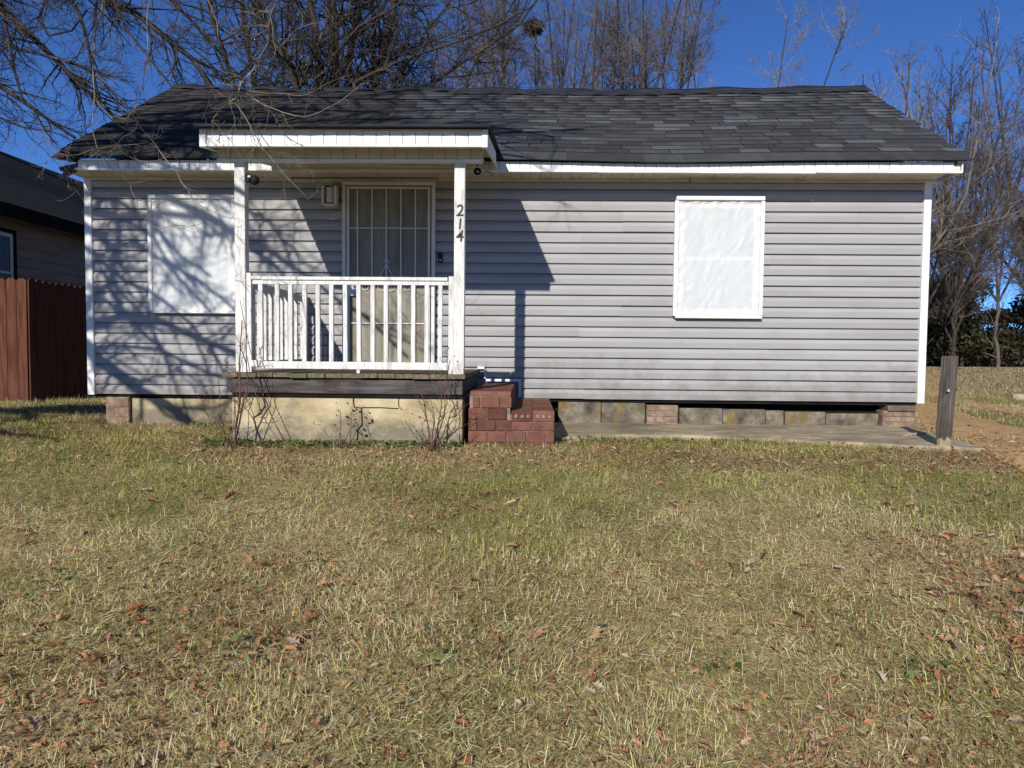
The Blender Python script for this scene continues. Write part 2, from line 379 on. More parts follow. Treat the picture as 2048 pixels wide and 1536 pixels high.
# unseen asphalt behind the viewer, added to lessen light bounced into the shade
M['asphalt'] = simple('asphalt', (.035, .035, .036), (.06, .059, .057), 40, (1, 1, 1), .95, .15, .5, .004, rnd=False)
ry = np.linspace(-17.5, -10.2, 9); rx = np.linspace(-60, 60, 41); RX_, RY_ = np.meshgrid(rx, ry, indexing='ij'); RZ_ = gz(RX_, RY_) + .015; I = np.arange(41 * 9).reshape(41, 9)
tag(link('added_road', mesh_np('added_road', np.stack([RX_, RY_, RZ_], -1), np.stack([I[:-1, :-1], I[1:, :-1], I[1:, 1:], I[:-1, 1:]], -1).reshape(-1, 4)), M['asphalt']), 'unseen asphalt strip added to cut light bounced onto the house front', 'added_road', kind='structure')
# dirt driveway: two wheel tracks
def dirt_mat():
    m, nt, b = newmat('orange_dirt', .95, .05)
    n = noise(nt, coords(nt, (1, 1, 1), False), 6, 8, .7); n2 = noise(nt, coords(nt, (1, 1, 1), False), 60, 3, .7)
    c = ramp(nt, n, [(.3, (.36, .22, .10)), (.55, (.57, .37, .175)), (.7, (.66, .47, .26))])
    c = mixc(nt, ramp(nt, n2, [(.55, (0, 0, 0)), (.72, (.7, .7, .7))]), c, (.26, .17, .09))
    nt.links.new(c, b.inputs['Base Color']); bump(nt, b, n2, .9, .015); return m
M['dirt'] = dirt_mat()
TRACKS = [[(3.7, -7), (3.9, -5), (4.25, -2.2), (4.9, -.2), (5.55, 1.6), (6.4, 4.0), (7.3, 6.5), (9.2, 11), (13, 18)],
          [(6.2, -7), (6.3, -5), (6.55, -2), (6.95, .6), (7.5, 3.4), (8.3, 6.3), (9.3, 8.8), (11.4, 13), (15.5, 19)]]
def track_pts(tr, n=120):
    t = np.linspace(0, len(tr) - 1, n); a = np.array(tr); k = np.arange(len(tr))
    return np.stack([np.interp(t, k, a[:, 0]), np.interp(t, k, a[:, 1])], 1)
TR = [track_pts(t) for t in TRACKS]; TW = [.52, .30]
for ti, (tp, w) in enumerate(zip(TR, TW)):
    tg = np.gradient(tp, axis=0); nn = np.stack([-tg[:, 1], tg[:, 0]], 1); nn /= np.linalg.norm(nn, axis=1)[:, None]
    cols = np.linspace(-1, 1, 9); vv = []
    ww = w * (1 + .35 * (VN.fbm(np.arange(120) * .21 + 9 * ti, np.zeros(120) + 3, 3) - .5) * 2)
    for c in cols:
        p = tp + nn * (c * ww + .05 * (VN2(np.arange(120) * .7 + c * 5, np.zeros(120)) - .5))[:, None]
        vv.append(np.stack([p[:, 0], p[:, 1], gz(p[:, 0], p[:, 1]) + .012 - .0 * abs(c)], 1))
    vv = np.stack(vv, 1); I = np.arange(120 * 9).reshape(120, 9)
    q = np.stack([I[:-1, :-1], I[:-1, 1:], I[1:, 1:], I[1:, :-1]], -1).reshape(-1, 4)
    tag(link('dirt_track', mesh_np('dirt_track', vv, q, smooth=True), M['dirt']), ['orange dirt wheel track nearest the house', 'orange dirt wheel track farther from the house'][ti], 'dirt track', kind='structure')

# ================================================================= HOUSE
house = empty('house', (0, 0, 0), 'small grey vinyl-sided cottage with dark shingle roof and white front porch', 'house')
XL, XR = -4.90, 4.28
SZ0, NC = 0.355, 21
CH = (2.742 - SZ0) / NC
# body behind the cladding
MB().box(XL + .05, XR - .05, .026, 4.2, .36, 2.80).build('wall', M['dark'], house, 0)
prof = [(.008, 0), (-.026, 0), (-.0345, .058), (-.0345, .061), (-.010, .0985), (.012, .0985), (.012, CH + .002), (.016, CH + .002)]
prof = [(y, z * 1.0) for y, z in prof]
seams = [(-4.84, -1.9, 1.0, 4.21), (-4.84, -2.6, 2.02, 4.21), (-4.84, -.9, 2.6, 4.21), (-4.84, -3.1, .55, 4.21)]
sid = {}
for k in range(NC):
    sm = seams[(k // 2) % 4] if k not in (0, 1) else (-4.84, -2.4, .60, 4.21)
    for a, b in zip(sm[:-1], sm[1:]):
        key = (a, b)
        if key not in sid: sid[key] = MB().extrude(prof, a - (a + b) / 2, b - (a + b) / 2 + .0).mesh('siding_board')
        link('siding_board', sid[key], M['siding'], house, ((a + b) / 2, random.uniform(-.002, .002) + .008, SZ0 + k * CH), (random.uniform(-.01, .01), random.uniform(-.0012, .0012), random.uniform(-.0008, .0008)))
# side cladding (right and left end walls)
for sx, X0 in ((1, XR - .045), (-1, XL + .045)):
    mb = MB()
    for k in range(NC):
        z = SZ0 + k * CH; n = len(prof)
        mb.add([(X0 - sx * p[0] * 1, .06, z + p[1]) for p in prof] + [(X0 - sx * p[0], 4.2, z + p[1]) for p in prof],
               [(i, (i + 1) % n, n + (i + 1) % n, n + i) for i in range(n)])
    mb.build('end_wall_siding', M['siding'], house)
    # gable triangle
    MB().add([(X0, -.02, 2.74), (X0, 4.2, 2.74), (X0, 2.1, 4.10), (X0 - sx * .05, -.02, 2.74), (X0 - sx * .05, 4.2, 2.74), (X0 - sx * .05, 2.1, 4.10)],
             [(0, 1, 2), (5, 4, 3), (0, 3, 4, 1), (1, 4, 5, 2), (2, 5, 3, 0)]).build('gable', M['siding'], house)
# corner trims (L-shaped)
for x0, x1 in ((XL, XL + .078), (XR - .078, XR)):
    bx('corner_trim', x0, x1, -.040, .055, .343, 2.73, M['white'], house, .004)
# frieze strip under soffit
for a, b, dz in ((-4.82, -2.6, .0), (-2.59, -1.02, -.012), (-1.01, 1.7, 0), (1.71, 4.2, .0)):
    bx('frieze_strip', a, b, -.046, -.024, 2.700 + dz, 2.738 + dz, M['soffit'], house, .003, rot=(0, random.uniform(-.003, .003), 0))
bx('bottom_sill', XL + .06, XR - .06, .02, .10, .318, .352, M['dark'], house, 0)

# ---- roof
EY, EZ, RY, RZ = -.452, 2.852, 2.10, 4.455
sl = math.hypot(RY - EY, RZ - EZ); th = math.atan2(RZ - EZ, RY - EY)
def sag(x): return -.022 * math.sin((x + 4.98) / 9.4 * math.pi) - .008 * math.sin(x * 1.7) + (.035 * sstep(3.0, 4.4, x)) + .02 * sstep(-4.3, -4.9, x)
def roofpt(x, s, off=0.0):                  # s metres up the slope
    t = s / sl
    return np.array([x, EY + math.cos(th) * s - math.sin(th) * off, EZ + math.sin(th) * s + math.cos(th) * off + sag(x) * t + (-.03 * math.exp(-((x - 1.4) / 1.1) ** 2) * (1 - t))])
mb = MB(); xs = np.linspace(-4.97, 4.42, 48); nS = 8
for face in (0, 1):
    vs_ = []
    for x in xs:
        for j in range(nS + 1):
            p = roofpt(x, .035 + (sl - .035) * j / nS, -.016 - .025 * face); vs_.append(p)
    fs = [(i * (nS + 1) + j, (i + 1) * (nS + 1) + j, (i + 1) * (nS + 1) + j + 1, i * (nS + 1) + j + 1) for i in range(47) for j in range(nS)]
    mb.add(vs_, fs)
# back slope
vs_ = []
for x in xs:
    p = roofpt(x, sl, -.02); vs_ += [p, (x, 2 * RY - EY, EZ)]
mb.add(vs_, [(2 * i, 2 * i + 1, 2 * i + 3, 2 * i + 2) for i in range(47)])
roof = mb.build('roof', M['felt'], house)
EXPO = .142; rows = int(sl / EXPO)
shm = {}
def shmesh(w, h=.165, t=.009):
    key = (round(w, 2), h)
    if key not in shm:
        mbb = MB(); w_ = key[0]
        mbb.add([(-w_ / 2, 0, 0), (w_ / 2, 0, 0), (w_ / 2, h, -.006), (-w_ / 2, h, -.006), (-w_ / 2, 0, t), (w_ / 2, 0, t), (w_ / 2, h, .001), (-w_ / 2, h, .001)],
                [(0, 3, 2, 1), (4, 5, 6, 7), (0, 1, 5, 4), (1, 2, 6, 5), (2, 3, 7, 6), (3, 0, 4, 7)])
        me = mbb.mesh('shingle'); me.materials.append(M['shingle']); me.materials.append(M['felt'])
        for p_ in me.polygons:
            if p_.normal.y < -.5 or abs(p_.normal.x) > .5: p_.material_index = 1
        shm[key] = me
    return shm[key]
restv, restq, restc = [], [], []; nind = 0
def shcol():
    u = random.random()
    g = .042 + .022 * random.random()
    if u > .85: g = .085 + .03 * random.random()
    elif u > .66: g = .060 + .014 * random.random()
    return (g, g * 1.02, g * 1.08)
for r in range(rows + 1):
    s0 = 0 if r == 0 else .19 + (r - 1) * EXPO
    if s0 > sl - .12: break
    x = -4.99 + (r * .11) % .3 - .25
    while x < 4.44:
        w = random.choice((.32, .34, .36, .30, .42))
        if r == 0: w = .40
        a, b = max(x, -5.0 + .04 * random.random()), min(x + w, 4.45 + .012 * math.sin(r * 1.7)); x += w
        if b - a < .06: continue
        cx = (a + b) / 2; p = roofpt(cx, s0, .004); q = roofpt(cx, min(s0 + .16, sl), .004); d = q - p
        if r == 0: p = p + np.array([0, -.004, -.030]); d = roofpt(cx, .21, .004) - p
        ang = math.atan2(d[2], d[1]); dx = (roofpt(b, s0)[2] - roofpt(a, s0)[2]) / (b - a)
        c = shcol()
        if cx < -1.6: g_ = .030 + .016 * random.random(); c = (g_ * 1.06, g_, g_ * .95)      # old, worn-down side of the roof
        jit = random.uniform(-.004, .004)
        if nind < 300:
            o = link('shingle', shmesh(b - a - (.005 if r else -.004), .165 if r else .235, .009), M['shingle'], roof, p + np.array([0, jit * (r > 0), 0]), (ang + random.uniform(-.005, .005) * (r > 0), -math.atan(dx), random.uniform(-.004, .004)))
            o.color = (*c, 1); nind += 1
        else:
            w2 = (b - a - .004) / 2; ca, sa = math.cos(ang), math.sin(ang); h = min(.165, sl - s0 + .0)
            base = len(restv)
            for (lx, ly, lz) in ((-w2, 0, 0), (w2, 0, 0), (w2, h, -.006), (-w2, h, -.006), (-w2, 0, .009), (w2, 0, .009), (w2, h, .001), (-w2, h, .001)):
                restv.append((p[0] + lx, p[1] + jit + ly * ca - lz * sa, p[2] + ly * sa + lz * ca + lx * dx)); restc.append(c)
            for f in ((0, 3, 2, 1), (4, 5, 6, 7), (0, 1, 5, 4), (1, 2, 6, 5), (2, 3, 7, 6), (3, 0, 4, 7)): restq.append([base + i for i in f])
us = mesh_np('upper_shingles', restv, restq, col=np.array(restc)); us.materials.append(M['shinglesheet']); us.materials.append(M['felt'])
us.polygons.foreach_set('material_index', np.tile(np.array([0, 0, 1, 1, 0, 1], np.int32), len(restq) // 6))
tag(link('upper_shingles', us, M['shinglesheet'], roof), kind='stuff')
# black felt ridge strip, lapped pieces with wavy lower edge
x = -4.95; i = 0
while x < 4.42:
    w = random.uniform(.85, 1.15); x1 = min(x + w, 4.47); n = 14; vs_ = []
    old = x < -1.9
    for j in range(n + 1):
        xx = x + (x1 - x + .03) * j / n
        low = .31 + .020 * math.sin(xx * 13) + .014 * math.sin(xx * 31 + 1)
        if old: low = .10 + .05 * math.sin(xx * 9)
        a = roofpt(xx, sl - low, .016 + .014 * max(0, math.sin(xx * 17 + i))); m_ = roofpt(xx, sl - .08, .024); t_ = roofpt(xx, sl, .030)
        t_[2] += .012 * math.sin(xx * 5 + i) * (1.6 if old else 1); b_ = np.array([xx, 2 * RY - a[1], a[2]])
        vs_ += [a, m_, t_, b_]
    fs = [(4 * j + k, 4 * j + 4 + k, 4 * j + 5 + k, 4 * j + 1 + k) for j in range(n) for k in range(3)]
    MB().add(vs_, fs).build('ridge_strip', M['felt'], roof, smooth=True); x = x1; i += 1
# rake boards and broken rafter tails at the left corner
for X0 in (4.36,):
    a = roofpt(X0, .06, -.09); b = roofpt(X0, sl - .05, -.09)
    MB().bar(a, b, .03, .11, up=(0, -math.sin(th), math.cos(th))).build('rake_board', M['white'], roof, .003)
a = roofpt(-4.93, .2, -.09); b = roofpt(-4.93, sl - .05, -.09)
MB().bar(a, b, .03, .09, up=(0, -math.sin(th), math.cos(th))).build('rake_board', M['rim'], roof, .003)
for (p0, p1, w) in (((150, 334), (128, 343), .035), ((158, 330), (120, 338), .03), ((157, 336), (119, 356), .045), ((160, 322), (112, 313), .03)):
    MB().bar(at(*p0, -.30), at(*p1, -.46), w, .045).build('broken_rafter', M['rim'], roof, .004)

# ---- main eave: fascia panels, lip, soffit panels
PW = .1075
def panel(name, w, d, h, mat_, n=1):
    return None
fpan = MB().box(-.0525, .0525, -.006, .006, -.050, .050).mesh('fascia_panel', .004)
eave = bx('eave_board', -4.74, 4.36, -.382, -.36, 2.745, 2.80, M['soffit'], house, 0)
nP = int((4.365 + 4.735) / PW)
for i in range(nP):
    x = -4.735 + PW * (i + .5)
    dz = -.035 * math.exp(-((x - 1.4) / 1.3) ** 2) * .6
    link('fascia_panel', fpan, M['white'], eave, (x, -.392 + random.uniform(-.001, .001), 2.776 + dz), (random.uniform(-.05, .02), random.uniform(-.004, .004), random.uniform(-.05, .05)))
for a, b, z in ((-4.74, -2.5, 2.727), (-2.49, .68, 2.722), (.69, 2.9, 2.716), (2.91, 4.37, 2.722)):
    bx('fascia_lip', a, b, -.412, -.372, z - .010, z + .014, M['white'], eave, .003, rot=(0, random.uniform(-.0025, .0025), 0))
span = MB().box(-.0525, .0525, -.165, .165, -.004, .004).mesh('soffit_panel', .003)
for i in range(nP):
    x = -4.735 + PW * (i + .5)
    link('soffit_panel', span, M['soffit'], eave, (x, -.205, 2.738 + random.uniform(-.001, .001)))
bx('soffit_return', -4.93, -4.738, -.36, .02, 2.728, 2.752, M['soffit'], eave, .003)
bx('eave_end_cap', 4.366, 4.378, -.41, -.05, 2.715, 2.82, M['white'], eave, .003)

# ---- windows covered with plastic sheet
def window(x0, x1, z0, z1, name_seed):
    w = MB().box(x0 + .03, x1 - .03, -.036, -.030, z0 + .03, z1 - .03).build('window', M['white'], house, 0)
    zm = (z0 + z1) / 2 + .0
    f = .10
    for a, b in ((zm + .018, z1 - f), (z0 + f, zm - .018)):
        bx('pane', x0 + f, x1 - f, -.0395, -.0365, a, b, M['pane'], w, 0)
    bx('top_casing', x0 - .0, x1 + .0, -.098, -.024, z1 - .030, z1 + .012, M['white'], w, .004)
    bx('bottom_casing', x0 + .012, x1 - .0, -.090, -.024, z0 - .010, z0 + .024, M['white'], w, .004)
    bx('side_casing', x0 - .012, x0 + .032, -.086, -.024, z0 + .012, z1 - .032, M['white'], w, .004)
    bx('side_casing', x1 - .036, x1 + .004, -.086, -.024, z0 + .026, z1 - .032, M['white'], w, .004)
    # crumpled sheet
    n, m = 70, 90; u = np.linspace(0, 1, n); v = np.linspace(0, 1, m); Uu, Vv = np.meshgrid(u, v, indexing='ij')
    X = x0 + .028 + (x1 - x0 - .056) * Uu; Z = z0 + .02 + (z1 - z0 - .045) * Vv
    Nn = VNoise(name_seed)
    edge = np.minimum(np.minimum(Uu, 1 - Uu) * (x1 - x0), np.minimum(Vv, 1 - Vv) * (z1 - z0))
    d1 = Nn.fbm(Uu * 7 + Vv * 5, (Vv - Uu) * 3 + 9, 3) - .5
    d2 = np.abs(Nn.fbm((Uu * .8 + Vv * 1.0) * 5 + 3, (Vv * .8 - Uu) * 11 + 20, 3) - .5)
    pl = np.exp(-edge / .07) * np.sin((Uu * 46 + Nn(Uu * 9, Vv * 9) * 7)) * .004 + np.exp(-edge / .07) * np.sin((Vv * 60 + Nn(Vv * 9, Uu * 9 + 4) * 7)) * .004
    Y = -.066 + d1 * .012 - d2 * .018 + pl
    I = np.arange(n * m).reshape(n, m); q = np.stack([I[:-1, :-1], I[1:, :-1], I[1:, 1:], I[:-1, 1:]], -1).reshape(-1, 4)
    link('plastic_sheet', mesh_np('plastic_sheet', np.stack([X, Y, Z], -1), q, smooth=True), M['film'], w)
    return w
w1 = window(-4.165, -3.215, 1.262, 2.525, 21); w1['label'] = 'left window sealed with wrinkled plastic, behind the porch post'
w2 = window(1.56, 2.50, 1.252, 2.53, 22); w2['label'] = 'right window sealed with wrinkled plastic sheet'

# ---- security door
DX0, DX1, DZ0, DZ1 = -2.04, -1.03, .668, 2.685
door = bx('door', DX0 + .05, DX1 - .05, -.052, -.036, DZ0 + .01, DZ1 - .05, M['screen'], house, .002)
door['label'] = 'white barred steel security door with scroll ornament'
for a, b in ((DX0, DX0 + .038), (DX1 - .038, DX1)): bx('door_jamb', a, b, -.088, -.02, DZ0, DZ1 - .04, M['bars'], door, .004)
bx('door_head', DX0, DX1, -.090, -.02, DZ1 - .038, DZ1, M['bars'], door, .004)
fx0, fx1 = DX0 + .048, DX1 - .052
for a, b in ((fx0, fx0 + .028), (fx1 - .028, fx1)): bx('door_stile', a, b, -.080, -.054, DZ0 + .015, DZ1 - .05, M['bars'], door, .003)
bx('door_rail', fx0 + .03, fx1 - .03, -.079, -.054, DZ1 - .075, DZ1 - .051, M['bars'], door, .003)
bx('door_rail', fx0 + .03, fx1 - .03, -.079, -.054, DZ0 + .016, DZ0 + .06, M['bars'], door, .003)
for xb in np.linspace(-1.875, -1.245, 5): bx('bar', xb - .007, xb + .007, -.072, -.058, DZ0 + .06, DZ1 - .076, M['bars'], door, .002)
for zb in (2.19, 1.16): bx('cross_bar', fx0 + .03, fx1 - .03, -.0695, -.0605, zb - .006, zb + .006, M['bars'], door, .001)
bx('lock_box', fx0 + .002, fx0 + .125, -.090, -.053, 1.455, 1.62, M['bars'], door, .004)
def disc(name, c, r, d, mat_, par, k=16, rot=None):
    mb = MB(); mb.tube([(0, 0, 0), (0, -d, 0)], r, k); return mb.build(name, mat_, par, .002, loc=c)
disc('door_knob', (fx0 + .085, -.0905, 1.58), .028, .03, M['lens'], door); disc('deadbolt', (fx0 + .085, -.0905, 1.485), .022, .012, M['lens'], door)
cxo, czo = -1.56, 1.575
mb = MB()
for s_ in (-1, 1):
    mb.tube([(cxo + s_ * q[0], -.066, czo + q[1]) for q in ((.0, .23), (.03, .17), (.075, .09), (.10, .02), (.085, -.05), (.04, -.07), (.015, -.03), (.04, .0), (.06, -.02))], .0045, 5)
    mb.tube([(cxo + s_ * (.235 + .05 * math.cos(w) * (1 - w / 16)), -.066, czo - .02 + .05 * math.sin(w) * (1 - w / 16)) for w in np.linspace(0, 9, 22)], .004, 5)
mb.tube([(cxo - .03, -.066, czo + .24), (cxo, -.066, czo + .29), (cxo + .03, -.066, czo + .24)], .005, 5)
mb.build('scroll_ornament', M['bars'], door)

# ---- porch
DXL, DXR, DT = -2.64, -.54, .665
deck = MB().box(-2.6, -.565, -1.755, -1.715, .492, .612).box(-.60, -.562, -1.712, -.03, .50, .618).box(-2.602, -2.565, -1.712, -.03, .50, .618).build('porch_deck', M['rim'], house, .004)
bx('ledger_beam', -2.56, -.57, -1.735, -1.70, .452, .490, M['dark'], deck, 0)
nb = 14; bw = (DXR - DXL) / nb
dbm = MB().box(-bw / 2 + .002, bw / 2 - .002, -.875, .875, -.019, .019).mesh('deck_board', .003)
for i in range(nb):
    link('deck_board', dbm, M['deck'], deck, (DXL + bw * (i + .5), -.915 + random.uniform(-.012, .012), DT - .019 + random.uniform(-.003, .003)), (0, random.uniform(-.012, .012), random.uniform(-.003, .003)))
# porch foundation wall
fb = MB(); fb.box(-2.56, -.566, -1.745, -1.60, -.25, .450); fb.box(-2.56, -2.42, -1.598, -.02, -.25, .448).box(-.70, -.57, -1.598, -.02, -.25, .448)
pf = fb.build('porch_foundation', M['found'], house, .006)
crk = [at(*q, -1.752) for q in ((706, 793), (708, 814), (723, 816), (724, 850), (716, 858), (714, 890))]
MB().tube(crk, .0045, 5).build('crack', M['dark'], pf)
crk = [at(*q, -1.752) for q in ((723, 815), (760, 815), (797, 817))]
MB().tube(crk, .0032, 5).build('crack', M['dark'], pf)
crk = [at(*q, -1.752) for q in ((797, 794), (797, 812), (804, 820))]
MB().tube(crk, .0032, 5).build('crack', M['dark'], pf)
# posts
def post(x0, x1, label):
    p = MB().box(x0, x1, -1.75, -1.66, .666, 2.46).build('porch_post', M['paintwood'], house, .004); p['label'] = label; return p
pl = post(-2.522, -2.432, 'left white porch post'); pr = post(-.645, -.555, 'right white porch post carrying the house number')
bx('rail_post', -2.4315, -2.390, -1.735, -1.695, .667, 1.52, M['paintwood'], pl, .003)
bx('rail_post', -.690, -.6455, -1.742, -1.702, .667, 1.50, M['paintwood'], pr, .003)
# house number 2 1 4
for ch, (cx, cy), hh in (('2', (924, 419), .105), ('1', (923, 446), .095), ('4', (922, 470), .105)):
    cu = bpy.data.curves.new('digit', 'FONT'); cu.body = ch; cu.size = hh * 1.3; cu.extrude = .003; cu.align_x = 'CENTER'; cu.shear = .10; cu.offset = .0006
    to = bpy.data.objects.new('digit_tmp', cu); COL.objects.link(to)
    dg = bpy.context.evaluated_depsgraph_get(); me = bpy.data.meshes.new_from_object(to.evaluated_get(dg)); bpy.data.objects.remove(to); bpy.data.curves.remove(cu)
    p = at(cx, cy, -1.754); o = link('house_number', me, None, pr, (-.598, -1.7535, p[2] - hh * .5), (R_(90), 0, 0)); me.materials.clear(); me.materials.append(M['iron'])
    o['label'] = 'black digit ' + ch
# front railing
rail = MB().extrude([(-1.745, 1.462), (-1.745, 1.486), (-1.735, 1.492), (-1.690, 1.492), (-1.682, 1.486), (-1.682, 1.462)], -2.30, -.70).build('front_railing', M['paintwood'], house, .002)
MB().extrude([(-1.732, 1.424), (-1.732, 1.458), (-1.698, 1.458), (-1.698, 1.424)], -2.38, -.692).build('lower_top_rail', M['paintwood'], rail, .003)
MB().extrude([(-1.745, 1.464), (-1.745, 1.490), (-1.735, 1.496), (-1.690, 1.496), (-1.682, 1.490), (-1.682, 1.464)], -2.388, -2.303).build('rail_end_piece', M['paintwood'], rail, .002)
bx('bottom_rail', -2.30, -.695, -1.732, -1.698, .700, .765, M['paintwood'], rail, .004)
bx('bottom_rail_end', -2.40, -2.29, -1.740, -1.702, .715, .772, M['paintwood'], rail, .004)
bm_ = MB().box(-.0185, .0185, -.016, .016, -.33, .33).mesh('baluster', .003)
for i, px in enumerate((521.6, 554.6, 581, 609, 636, 663, 690.6, 717.8, 745.6, 772, 799.5, 826.7, 853.3, 880.3)):
    x = at(px, 640, -1.72)[0]
    link('baluster', bm_, M['paintwood'], rail, (x, -1.715, 1.0945), (random.uniform(-.004, .004), random.uniform(-.006, .006), random.uniform(-.06, .06)))
x = at(716, 742, -1.74)[0]; bx('rail_foot', x - .014, x + .014, -1.735, -1.70, .667, .698, M['paintwood'], rail, .002)
# left side railing, running back towards the wall
XS = -2.455
sr = MB().bar((XS, -1.655, 1.455), (XS, -.13, 1.43), .06, .030).build('side_railing', M['paintwood'], house, .003)
MB().bar((XS, -1.655, 1.425), (XS, -.14, 1.398), .034, .034).build('lower_top_rail', M['paintwood'], sr, .003)
MB().bar((XS, -1.655, .735), (XS, -.15, .735), .034, .06).build('bottom_rail', M['paintwood'], sr, .003)
sbm = MB().box(-.016, .016, -.0185, .0185, -.325, .325).mesh('baluster', .003)
for y in np.linspace(-1.53, -.36, 9): link('baluster', sbm, M['paintwood'], sr, (XS + .002, y, 1.085), (random.uniform(-.006, .006), 0, random.uniform(-.05, .05)))
bx('wall_post', XS - .03, XS + .03, -.14, -.06, .667, 1.46, M['paintwood'], sr, .003)
# header beam with panels
hdr = MB().box(-2.66, -.412, -1.735, -1.66, 2.462, 2.60).build('header_beam', M['soffit'], house, .003)
hpan = MB().box(-.0525, .0525, -.005, .005, -.055, .055).mesh('header_panel', .003)
nH = 21
for i in range(nH):
    link('header_panel', hpan, M['soffit'], hdr, (-2.66 + PW * (i + .5), -1.742, 2.530 + .01), (random.uniform(-.02, .02), 0, random.uniform(-.03, .03)))
bx('header_trim', -2.665, -.408, -1.760, -1.737, 2.455, 2.480, M['white'], hdr, .003)
# porch roof slab, fascia, ceiling
SLP = .162
def pz(y, z0): return z0 + SLP * (y + 1.95)
def slab(x0, x1, y0, y1, zf, t): return MB().add([(x0, y0, pz(y0, zf)), (x1, y0, pz(y0, zf)), (x1, y1, pz(y1, zf)), (x0, y1, pz(y1, zf)), (x0, y0, pz(y0, zf) + t), (x1, y0, pz(y0, zf) + t), (x1, y1, pz(y1, zf) + t), (x0, y1, pz(y1, zf) + t)],
                                       [(0, 3, 2, 1), (4, 5, 6, 7), (0, 1, 5, 4), (1, 2, 6, 5), (2, 3, 7, 6), (3, 0, 4, 7)])
proof = slab(-2.735, -.325, -2.055, -.20, 2.674, .020).build('porch_roof', M['felt'], house, .002)
slab(-2.68, -.38, -1.93, -.415, 2.60, .045).build('roof_deck', M['soffit'], proof)
fp2 = MB().box(-.0525, .0525, -.006, .006, -.058, .058).mesh('fascia_panel', .004)
bx('front_fascia', -2.69, -.37, -1.948, -1.932, 2.53, 2.668, M['soffit'], proof, 0)
for i in range(21):
    x = -2.66 + PW * (i + .5)
    link('fascia_panel', fp2, M['white'], proof, (x, -1.956, 2.594 + .006 * math.cos((x + 1.5) * 2)), (random.uniform(-.05, .03), random.uniform(-.004, .004), random.uniform(-.06, .06)))
bx('fascia_top_strip', -2.70, -.40, -1.966, -1.952, 2.648, 2.666, M['soffit'], proof, .002)
bx('fascia_lip', -2.70, -.40, -1.974, -1.934, 2.520, 2.538, M['white'], proof, .003)
for a, b in ((-2.715, -2.662), (-.402, -.352)): bx('fascia_corner', a, b, -1.972, -1.925, 2.517, 2.664, M['white'], proof, .004)
for X0 in (-2.705, -.375):
    slab(X0, X0 + .018, -1.924, -.42, 2.522, .128).build('side_fascia', M['white'], proof, .002)
    slab(X0 + .004, X0 + .026, -1.924, -.42, 2.512, .018).build('side_lip', M['white'], proof, .002)
cpan = MB().add([(-.0525, 0, 0), (.0525, 0, 0), (.0525, 1.24, 1.24 * SLP), (-.0525, 1.24, 1.24 * SLP), (-.0525, 0, .008), (.0525, 0, .008), (.0525, 1.24, 1.24 * SLP + .008), (-.0525, 1.24, 1.24 * SLP + .008)],
                [(0, 3, 2, 1), (4, 5, 6, 7), (0, 1, 5, 4), (1, 2, 6, 5), (2, 3, 7, 6), (3, 0, 4, 7)]).mesh('ceiling_panel', .003)
for i in range(20): link('ceiling_panel', cpan, M['soffit'], proof, (-2.62 + PW * (i + .5), -1.655, pz(-1.655, 2.56) + random.uniform(-.002, .002)))
bx('ceiling_trim', -2.36, -1.46, -.428, -.414, 2.755, 2.785, M['soffit'], proof, .003, rot=(0, .006, 0))
bx('ceiling_trim', -1.45, -.46, -.430, -.414, 2.748, 2.776, M['soffit'], proof, .003, rot=(0, -.004, 0))

# ---- house foundation
fl = MB().box(-4.44, -2.57, .03, .18, -.2, .305).build('foundation_wall', M['found'], house, .006)
pier = MB().box(-4.72, -4.455, .0, .20, -.2, .318).build('brick_pier', M['mortar'], house, .006)
def brick_stack(x0, x1, yf, z0, z1, nrow, par, mat_, bl=.2, d=.09):
    h = (z1 - z0) / nrow; cache = {}
    for r in range(nrow):
        x = x0 - (bl / 2 if r % 2 else 0)
        while x < x1 - .02:
            a, b = max(x, x0) + .004, min(x + bl, x1) - .004; x += bl
            if b - a < .03: continue
            k = round(b - a, 3)
            if k not in cache: cache[k] = MB().box(-k / 2, k / 2, -d / 2, d / 2, -h / 2 + .004, h / 2 - .004).mesh('brick', .004)
            link('brick', cache[k], mat_, par, ((a + b) / 2, yf + d / 2 + random.uniform(-.003, .003), z0 + h * (r + .5)), (random.uniform(-.01, .01), random.uniform(-.008, .008), random.uniform(-.012, .012)))
brick_stack(-4.72, -4.455, -.008, -.02, .312, 3, pier, M['brickold'], .30)
fr = MB().box(.28, 3.84, .09, .2, -.2, .24).build('foundation_wall', M['dark'], house, .0)
fr['label'] = 'low foundation of lichen-stained concrete blocks'
for a, b, z1, t in ((.33, .80, .318, .0), (.806, 1.285, .312, 0), (1.66, 2.13, .262, -.006), (2.136, 2.60, .255, -.008), (2.606, 2.80, .245, -.006), (2.812, 3.25, .235, -.012), (3.256, 3.82, .222, -.01)):
    bx('block', a, b, .02 + random.uniform(-.008, .008), .085, -.1, z1, M['block'], fr, .008, rot=(0, t * .5, 0))
p2 = MB().box(1.30, 1.64, .0, .2, -.1, .292).build('brick_pier', M['mortar'], house, .005); brick_stack(1.30, 1.64, -.008, .04, .292, 4, p2, M['brickold'], .2)
p3 = MB().box(3.86, 4.20, .0, .2, -.1, .26).build('brick_pier', M['mortar'], house, .005); brick_stack(3.86, 4.20, -.008, .02, .25, 4, p3, M['brickold'], .2)
bx('cap_stone', 3.90, 4.20, -.03, .2, .253, .318, M['block'], p3, .012)
MB().box(XL + .1, XR - .1, .35, .4, -.2, .33).build('crawlspace', M['dark'], house)
